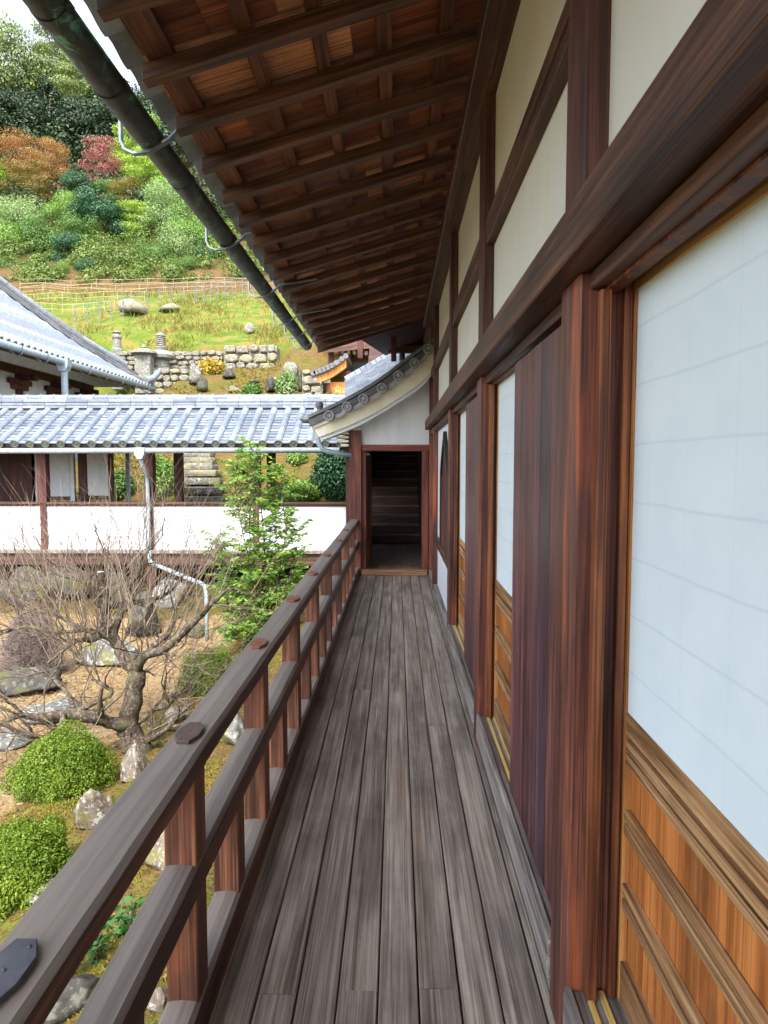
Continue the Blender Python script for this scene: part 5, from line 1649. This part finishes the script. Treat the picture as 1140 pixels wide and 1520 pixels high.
def forest():
    """the far wood on the upper hill that reads as one mass"""
    rr = random.Random(21)
    global NP
    NP = np.random.default_rng(77)
    blobs = []
    for y in range(58, 112, 3):
        for k in range(int(34)):
            x = -0.75 * y + k * (0.95 * y / 34) + rr.uniform(-2, 2)
            h = rr.uniform(0.45, 1.0) * (6.0 if y > 70 else 3.2)
            z = gz(x, y + rr.uniform(-1, 1))
            r_ = rr.uniform(1.6, 2.8) * (1 if y > 70 else 0.7)
            blobs.append((x, y, z + h * 0.6, r_, r_, r_ * 0.9))
            if y > 70: blobs.append((x + rr.uniform(-1, 1), y + rr.uniform(-1, 1), z + h, r_ * 0.75, r_ * 0.75, r_ * 0.7))
    P, d = blob_points(blobs, 420000, 2.6)
    D = d + NP.normal(size=d.shape) * 0.5 + np.array([0, 0, 0.2])
    L = 0.30 * NP.uniform(0.6, 1.3, len(P))
    m = leaf('far_wood_leaf', G((40, 60, 38), (54, 76, 46), (70, 92, 56), (52, 70, 46)), 0.12)
    o = leaf_mesh('far_wood', P, D, L, L * 0.65, m, face=d + np.array([0, 0, 0.35]))
    tag(o, 'dark evergreen wood covering the upper hillside', 'wood', kind='stuff')
    # undergrowth between the shrubs
    blobs = []
    for _ in range(760):
        y = 46.7 + 15 * rr.random() ** 1.35; x = rr.uniform(-0.72, 0.1) * y
        r_ = rr.choice((0.3, 0.45, 0.6, 0.8, 1.2)) * rr.uniform(0.8, 1.2)
        if y < 49 and noise.noise(Vector((x * 0.3, 0, 5))) < -0.2: continue
        if y < 51: r_ *= 0.6 + 1.3 * max(0, noise.noise(Vector((x * 0.7, y, 8))))
        blobs.append((x, y, gz(x, y) + r_ * 0.35, r_, r_, r_ * 0.8))
    P, d = blob_points(blobs, 150000, 2.6)
    D = d + NP.normal(size=d.shape) * 0.6 + np.array([0, 0, 0.3])
    L = 0.17 * NP.uniform(0.6, 1.3, len(P))
    m = leaf('undergrowth_leaf', G((70, 92, 44), (104, 128, 58), (128, 150, 74), (150, 160, 84)), 0.25)
    o = leaf_mesh('undergrowth', P, D, L, L * 0.6, m, face=d + np.array([0, 0, 0.4]))
    tag(o, 'mixed green undergrowth between the hillside shrubs', 'undergrowth', kind='stuff')
forest()

# ---------------------------------------------------------------- garden shrubs
def mound(name, label, c, rx, ry, rz, n, ls, mat, seed, lumps=22, cat='bush', group=None):
    global NP
    NP = np.random.default_rng(seed); rr = random.Random(seed)
    t = thing(name, label, cat, c, group)
    blobs = []
    for k in range(lumps):
        a = k * 2.399; q = (k + 0.5) / lumps
        el = math.asin(0.05 + 0.93 * q)
        s = rr.uniform(0.62, 0.84)
        b = rr.uniform(0.2, 0.36)
        s *= rr.uniform(0.84, 1.12)
        blobs.append((math.cos(a) * math.cos(el) * rx * s, math.sin(a) * math.cos(el) * ry * s, min(math.sin(el) * s, 0.74) * rz, rx * b, ry * b, rz * b))
    blobs.append((0, 0, rz * 0.36, rx * 0.84, ry * 0.84, rz * 0.58))
    blobs.append((0, 0, rz * 0.36, rx * 0.84, ry * 0.84, rz * 0.58))
    P, d = blob_points(blobs, n, 4.5)
    keep = P[:, 2] > -0.05
    P, d = P[keep], d[keep]
    far = NP.random(len(P)) < 0.06
    P = P + d * (far * NP.random(len(P)) * 0.09 * rx)[:, None]
    out = P / np.array([rx, ry, rz]); out /= np.linalg.norm(out, axis=1, keepdims=True) + 1e-6
    D = out * 0.8 + d * 0.3 + NP.normal(size=d.shape) * 0.55 + np.array([0, 0, 0.25])
    L = ls * NP.uniform(0.6, 1.35, len(P))
    leaf_mesh('foliage', P, D, L, L * 0.5, mat, t, face=out * 0.5 + d * 0.5 + NP.normal(size=d.shape) * 0.75 + np.array([0, 0, 0.3]))
    mb = MB()
    for k in range(14):
        a = rr.uniform(0, 6.28); e = rr.uniform(0.3, 1.3)
        p = Vector((math.cos(a) * math.cos(e) * rx, math.sin(a) * math.cos(e) * ry, math.sin(e) * rz)) * 0.8
        mb.tube([(0, 0, -0.1), p * 0.5 + Vector((0, 0, 0.02)), p], [0.012, 0.008, 0.003], 5)
    o = mb.build('stems', MT['bark'])
    o.parent = t
    return t

def place_mound(px, py_foot, hw, h, **kw):
    p = on_ground(px, py_foot)
    p.y += hw * p.y / 1020 * 0.5
    p = Vector((at(px, py_foot, Y=p.y).x, p.y, gz(p.x, p.y) - 0.03))
    k = p.y / 1020
    return mound(c=p, rx=hw * k, ry=hw * k * 0.95, rz=h * k, **kw)

place_mound(94, 1184, 78, 96, name='azalea_bush', label='clipped bright green azalea mound beside the plum trunk', n=46000, ls=0.02, mat=LF['azalea'], seed=301)
place_mound(26, 1345, 84, 112, name='azalea_bush', label='clipped yellow green azalea mound in front of the other, near the handrail', n=50000, ls=0.02, mat=LF['azalea'], seed=302)
place_mound(312, 1032, 48, 68, name='azalea_bush', label='small round azalea beyond the handrail beside the pipe foot', n=26000, ls=0.021, mat=LF['azalea'], seed=303, lumps=16)
place_mound(375, 588, 16, 18, name='clipped_bush', label='small round dark clipped bush just above the corridor ridge', n=3500, ls=0.09, mat=LF['mid'], seed=304, lumps=12)
place_mound(427, 586, 16, 34, name='slope_bush', label='pale green bush among the standing stones beside the gutter end', n=3500, ls=0.10, mat=LF['pale'], seed=305, lumps=12)
place_mound(312, 556, 22, 22, name='grass_clump', label='rounded yellow tuft among the stones on the slope', n=3500, ls=0.16, mat=LF['drygrass'], seed=306, lumps=10)
place_mound(500, 745, 36, 76, name='evergreen_bush', label='dark blue green bush beside the passage post behind the white wall', n=8000, ls=0.09, mat=LF['blue'], seed=307, lumps=18)
place_mound(440, 690, 18, 24, name='slope_bush', label='small light green bush on the orange slope under the corridor eave', n=3000, ls=0.07, mat=LF['light'], seed=308, lumps=12)
place_mound(445, 752, 40, 30, name='slope_bush', label='low green bush just behind the white wall right of the young tree', n=5000, ls=0.07, mat=LF['light'], seed=309, lumps=14)
place_mound(180, 742, 22, 40, name='slope_bush', label='green bush seen through the corridor beside the rear pipe', n=3500, ls=0.08, mat=LF['mid'], seed=310, lumps=12)
place_mound(240, 742, 26, 62, name='slope_bush', label='light green bush beside the stone steps seen through the corridor', n=4000, ls=0.08, mat=LF['light'], seed=311, lumps=12)

def hosta():
    global NP
    NP = np.random.default_rng(51)
    p = on_ground(125, 1440)
    t = thing('leafy_plant', 'low glossy green leafy plant on the ochre moss under the handrail', 'plant', p)
    P, D, L = [], [], []
    rr = random.Random(4)
    mb = MB()
    for k in range(26):
        u = rr.uniform(-1, 1); a = rr.uniform(0, 6.28)
        base = Vector((u * 0.18, u * 0.22, 0))
        tip = base + Vector((math.cos(a) * 0.08, math.sin(a) * 0.08, rr.uniform(0.12, 0.26)))
        mb.tube([base, base.lerp(tip, 0.5) + Vector((0, 0, 0.02)), tip], [0.004, 0.003, 0.002], 5)
        for q in range(9):
            s = base.lerp(tip, 0.25 + 0.75 * q / 8)
            b = a + q * 2.4
            P.append(tuple(s)); D.append((math.cos(b), math.sin(b), rr.uniform(-0.2, 0.6))); L.append(rr.uniform(0.04, 0.07))
    L = np.array(L)
    leaf_mesh('leaves', np.array(P), np.array(D), L, L * 0.55, LF['hosta'], t, 0.18)
    o = mb.build('stems', MT['twig']); o.parent = t
hosta()

def young_tree():
    global NP
    NP = np.random.default_rng(71); rr = random.Random(71)
    Y = 9.0
    base = at(398, 935, Y=Y); base.z = gz(base.x, Y)
    t = thing('young_tree', 'slender leafy young tree with light green narrow leaves beside the railing', 'tree', base)
    tr = MB(); P, D = [], []
    stems = [[(398, 945), (396, 880), (392, 800), (385, 720), (376, 664)], [(392, 945), (380, 870), (360, 790), (348, 720), (352, 680)],
             [(404, 945), (412, 860), (425, 790), (418, 730), (405, 690)], [(385, 945), (360, 900), (335, 850), (322, 800)], [(405, 945), (418, 900), (432, 850), (440, 790)],
             [(385, 945), (358, 930), (340, 900), (330, 860)], [(395, 940), (375, 930), (355, 940), (340, 950)], [(400, 945), (405, 870), (400, 800), (412, 740)], [(390, 945), (372, 850), (370, 760), (366, 700)]]
    for si, st in enumerate(stems):
        dy = (0, -0.25, 0.2, -0.35, 0.1, 0.2, -0.3, 0.35, -0.15)[si]
        pts = [at(x, y, Y=Y + dy * i / (len(st) - 1)) - base for i, (x, y) in enumerate(st)]
        pts[0].z = min(pts[0].z, 0.0) - 0.1
        r0 = 0.018 if si == 0 else 0.012
        tr.tube(pts, [r0 * (1 - 0.85 * i / (len(pts) - 1)) for i in range(len(pts))], 6)
        for i in range(len(pts) - 1):
            for q in range(25):
                f = rr.random()
                p = pts[i].lerp(pts[i + 1], f)
                if p.z < 0.25 and si < 3: continue
                a = rr.uniform(0, 6.28)
                l = rr.uniform(0.14, 0.36) * (0.75 if i == len(pts) - 2 else 1)
                e = p + Vector((math.cos(a) * l, math.sin(a) * l * 0.9, rr.uniform(-0.05, 0.22)))
                m_ = p.lerp(e, 0.5) + Vector((0, 0, 0.03))
                tr.tube([p, m_, e], [0.005, 0.0035, 0.0015], 4)
                for k in range(26):
                    f2 = 0.15 + 0.85 * k / 25
                    s = p.lerp(m_, f2 * 2) if f2 < 0.5 else m_.lerp(e, f2 * 2 - 1)
                    b = a + (1.1 if k % 2 else -1.1) + rr.uniform(-0.5, 0.5)
                    P.append(tuple(s)); D.append((math.cos(b), math.sin(b), rr.uniform(-0.7, 0.35)))
    o = tr.build('stems', MT['bark']); o.parent = t
    L = NP.uniform(0.04, 0.08, len(P))
    leaf_mesh('crown', np.array(P), np.array(D), L, L * 0.36, LF['sapling'], t, 0.2)
young_tree()

def plum():
    rr = random.Random(17)
    Y0 = 6.15
    base = at(207, 1122, Y=Y0); base.z = gz(base.x, Y0)
    t = thing('plum_tree', 'old bare plum tree with a crooked trunk and a fan of leafless twigs', 'tree', base)
    def path(pix):
        return [at(x, y, Y=Y0 + d) - base for x, y, d in pix]
    trunk_p = [(214, 1140, 0.0), (207, 1118, 0), (196, 1096, 0), (191, 1068, 0), (198, 1030, 0), (203, 997, 0.02)]
    def rough(pts, rad, n=9, sub=4, amp=0.16):
        # refine a limb and make its thickness knobbly
        P, Q = [], []
        for i in range(len(pts) - 1):
            for k in range(sub):
                f = k / sub
                a, b = pts[max(0, i - 1)], pts[i]; c, d = pts[i + 1], pts[min(len(pts) - 1, i + 2)]
                p = 0.5 * ((2 * b) + (c - a) * f + (2 * a - 5 * b + 4 * c - d) * f * f + (3 * b - a - 3 * c + d) * f ** 3)
                P.append(p + Vector((rr.uniform(-1, 1), rr.uniform(-1, 1), rr.uniform(-1, 1))) * rad[i] * 0.18)
                Q.append((rad[i] + (rad[i + 1] - rad[i]) * f) * rr.uniform(1 - amp, 1 + amp))
        P.append(pts[-1]); Q.append(rad[-1])
        return P, Q
    k6 = Y0 / 1020
    m = MB()
    P, Q = rough(path(trunk_p), [x * k6 for x in (26, 20, 17, 15, 12.5, 13)], 10)
    m.tube(P, Q, 12)
    m.build('trunk', MT['bark'], t, smooth=True, local=True)
    limbs = [
        ([(203, 997, 0.02), (215, 973, -0.1), (238, 967, -0.2), (262, 949, -0.25), (286, 925, -0.3), (316, 895, -0.35), (342, 872, -0.4)], (9, 7, 6.5, 6, 5, 3.5, 2)),
        ([(215, 975, -0.1), (232, 955, -0.05), (248, 942, 0.05), (258, 922, 0.1), (262, 900, 0.15), (280, 870, 0.2)], (6, 5, 4.5, 4, 3, 1.5)),
        ([(203, 999, 0.02), (187, 978, 0.1), (174, 958, 0.2), (167, 940, 0.25), (179, 910, 0.3), (194, 895, 0.35), (191, 872, 0.4), (207, 846, 0.45), (214, 826, 0.5)], (11, 9.5, 8.5, 8, 6.5, 5.5, 5, 4, 2.5)),
        ([(167, 942, 0.25), (158, 912, 0.3), (155, 886, 0.32), (149, 850, 0.35)], (8, 7.5, 7, 5.5)),
        ([(172, 955, 0.2), (155, 943, 0.1), (137, 949, 0.0), (119, 949, -0.1), (98, 962, -0.2), (70, 985, -0.3)], (6, 5, 5, 4, 3, 1.5)),
        ([(157, 905, 0.3), (140, 888, 0.25), (131, 872, 0.2), (134, 858, 0.2)], (5, 4.5, 4, 3)),
        ([(165, 938, 0.25), (128, 936, 0.3), (90, 915, 0.35), (72, 892, 0.4), (60, 870, 0.4)], (5, 4, 3.5, 2.5, 1.5)),
        ([(128, 936, 0.3), (80, 938, 0.1), (40, 930, 0.0), (5, 940, -0.1)], (3.5, 3, 2.5, 1.5)),
        ([(191, 1075, 0), (167, 1074, -0.1), (140, 1065, -0.2), (110, 1059, -0.25), (83, 1062, -0.3), (54, 1065, -0.35), (30, 1062, -0.4), (-5, 1074, -0.45), (-40, 1070, -0.5)], (11, 10, 9, 8.5, 7, 5, 4.5, 3.5, 2)),
        ([(95, 1060, -0.3), (90, 1082, -0.4), (70, 1095, -0.45), (35, 1090, -0.5), (0, 1072, -0.55)], (5, 4.5, 4, 3.5, 2)),
        ([(110, 1057, -0.25), (140, 1044, -0.2), (166, 1028, -0.1), (152, 1016, -0.1), (136, 1008, -0.1)], (5, 4, 3.5, 3, 2)),
        ([(200, 1098, 0), (225, 1096, 0.0), (222, 1075, 0.1), (226, 1055, 0.15), (248, 1048, 0.2), (262, 1032, 0.2), (290, 1018, 0.2)], (6, 5, 4, 3.5, 3.5, 3, 1.5)),
        ([(226, 1096, 0.0), (250, 1080, -0.1), (268, 1058, -0.1), (292, 1040, -0.1)], (4.5, 3.5, 3, 1.5)),
        ([(150, 1063, -0.2), (148, 1040, -0.3), (152, 1020, -0.35)], (5, 3.5, 2)),
        ([(194, 895, 0.35), (222, 890, 0.5), (250, 880, 0.6), (275, 850, 0.7)], (4, 3.5, 3, 1.5)),
        ([(110, 1058, -0.25), (102, 1030, -0.1), (80, 1010, 0.0), (62, 985, 0.0)], (4, 3, 2.5, 1.5)),
    ]
    shoots = []
    for pix, rd in limbs:
        pts = path(pix)
        P, Q = rough(pts, [x * k6 for x in rd], 8, 4, 0.14)
        MB().tube(P, Q, 9).build('limb', MT['bark'], t, smooth=True, local=True)
        for i in range(1, len(P)):
            shoots.append((P[i], Q[i]))
    c = at(149, 849, Y=Y0 + 0.35) - base
    MB().lathe([(5.2 * k6, -0.012), (5.4 * k6, 0.004), (3 * k6, 0.008)], c, 12).build('pale_cut_end', MT['cutwood'], t, local=True)
    # this year's long straight shoots
    tw = MB()
    def shoot(p, d, l, r_, depth):
        pts = [p]; q = p.copy(); dd = d.normalized()
        n = 5
        for k in range(n):
            dd = (dd + Vector((rr.uniform(-1, 1), rr.uniform(-1, 1), rr.uniform(-0.6, 1))) * 0.11).normalized()
            q = q + dd * (l / n)
            pts.append(q.copy())
        tw.tube(pts, [r_ * (1 - 0.75 * k / n) for k in range(n + 1)], 4, cap=False)
        if depth:
            for k in range(rr.randint(3, 6)):
                i = rr.randint(1, n - 1)
                e = (dd + Vector((rr.uniform(-1, 1), rr.uniform(-1, 1), rr.uniform(-0.3, 0.9))) * 0.9)
                shoot(pts[i].lerp(pts[i + 1], rr.random()), e, l * rr.uniform(0.25, 0.6), r_ * 0.6, depth - 1)
    # crooked grey branchlets carry the shoots
    br = MB(); tips = []
    ctr = Vector((-0.25, 0, 0.7))
    for _ in range(150):
        p, q = rr.choice(shoots)
        o = p - ctr
        d = Vector((o.x * 1.0 + rr.uniform(-0.7, 0.7), o.y * 0.6 + rr.uniform(-0.6, 0.6), rr.uniform(-0.25, 0.8))).normalized()
        r_ = min(q * 0.6, rr.uniform(0.006, 0.012))
        pts = [p.copy()]; x = p.copy(); n = 6
        l = rr.uniform(0.25, 0.7)
        for k in range(n):
            d = (d + Vector((rr.uniform(-1, 1), rr.uniform(-1, 1), rr.uniform(-0.9, 1.0))) * 0.45).normalized()
            x = x + d * l / n
            pts.append(x.copy()); tips.append((x.copy(), r_ * 0.7, d.copy()))
        br.tube(pts, [r_ * (1 - 0.6 * k / n) * rr.uniform(0.85, 1.2) for k in range(n + 1)], 6)
    br.build('branchlets', MT['bark'], t, local=True)
    for _ in range(330):
        p, q, d0 = rr.choice(tips)
        o = p - ctr
        d = Vector((o.x * 0.8 + rr.uniform(-0.6, 0.6), o.y * 0.5 + rr.uniform(-0.5, 0.5), 0.62 + rr.uniform(-0.6, 0.5) + 0.3 * o.z)) + d0 * 0.4
        if rr.random() < 0.18: d.z *= -0.4
        shoot(p, d, rr.uniform(0.25, 0.95) + (0.2 if p.z > 1.0 else 0), rr.uniform(0.0026, 0.005), 1 if rr.random() < 0.6 else 0)
    high = [q for q in tips if q[0].z > 0.75] + [(p, q, Vector((0, 0, 1))) for p, q in shoots if p.z > 0.9]
    for _ in range(210):
        p, q, d0 = rr.choice(high)
        o = p - ctr
        d = Vector((o.x * 0.55 + rr.uniform(-0.35, 0.35), rr.uniform(-0.3, 0.3), 1.0))
        shoot(p, d, rr.uniform(0.5, 1.05), rr.uniform(0.0026, 0.0045), 1 if rr.random() < 0.6 else 0)
    o = tw.build('twigs', MT['twig'], t, local=True)
    return t
plum()

def twiggy_bush(name, label, px, py, hw, h, seed, mat):
    rr = random.Random(seed)
    p = on_ground(px, py); p.y += 0.2
    k = p.y / 1020
    t = thing(name, label, 'bush', p)
    mb = MB()
    for i in range(900):
        a = rr.uniform(0, 6.28); e = math.asin(rr.uniform(0.0, 1))
        d = Vector((math.cos(a) * math.cos(e) * hw * k, math.sin(a) * math.cos(e) * hw * k, math.sin(e) * h * k))
        s = d * rr.uniform(0.3, 0.7) + Vector((rr.uniform(-.1, .1), rr.uniform(-.1, .1), 0))
        q = d * rr.uniform(0.85, 1.02)
        mid = s.lerp(q, 0.5) + Vector((rr.uniform(-1, 1), rr.uniform(-1, 1), rr.uniform(-1, 1))) * 0.05
        mb.tube([s, mid, q], [0.004, 0.003, 0.0015], 4, cap=False)
        for _ in range(3):
            w = q + Vector((rr.uniform(-1, 1), rr.uniform(-1, 1), rr.uniform(-0.6, 1))) * 0.09
            mb.tube([mid.lerp(q, rr.random()), w], [0.0025, 0.001], 3, cap=False)
    o = mb.build('twigs', mat); o.parent = t
    m2 = MB()
    for i in range(10):
        a = rr.uniform(0, 6.28)
        q = Vector((math.cos(a) * hw * k * 0.5, math.sin(a) * hw * k * 0.5, h * k * rr.uniform(0.3, 0.7)))
        m2.tube([(0, 0, -0.05), q * 0.5, q], [0.014, 0.01, 0.005], 5)
    o = m2.build('stems', MT['bark']); o.parent = t
twiggy_bush('bare_bush', 'dense round leafless grey bush at the left beside the gravel', 36, 1010, 50, 105, 401, MT['twiggrey'])
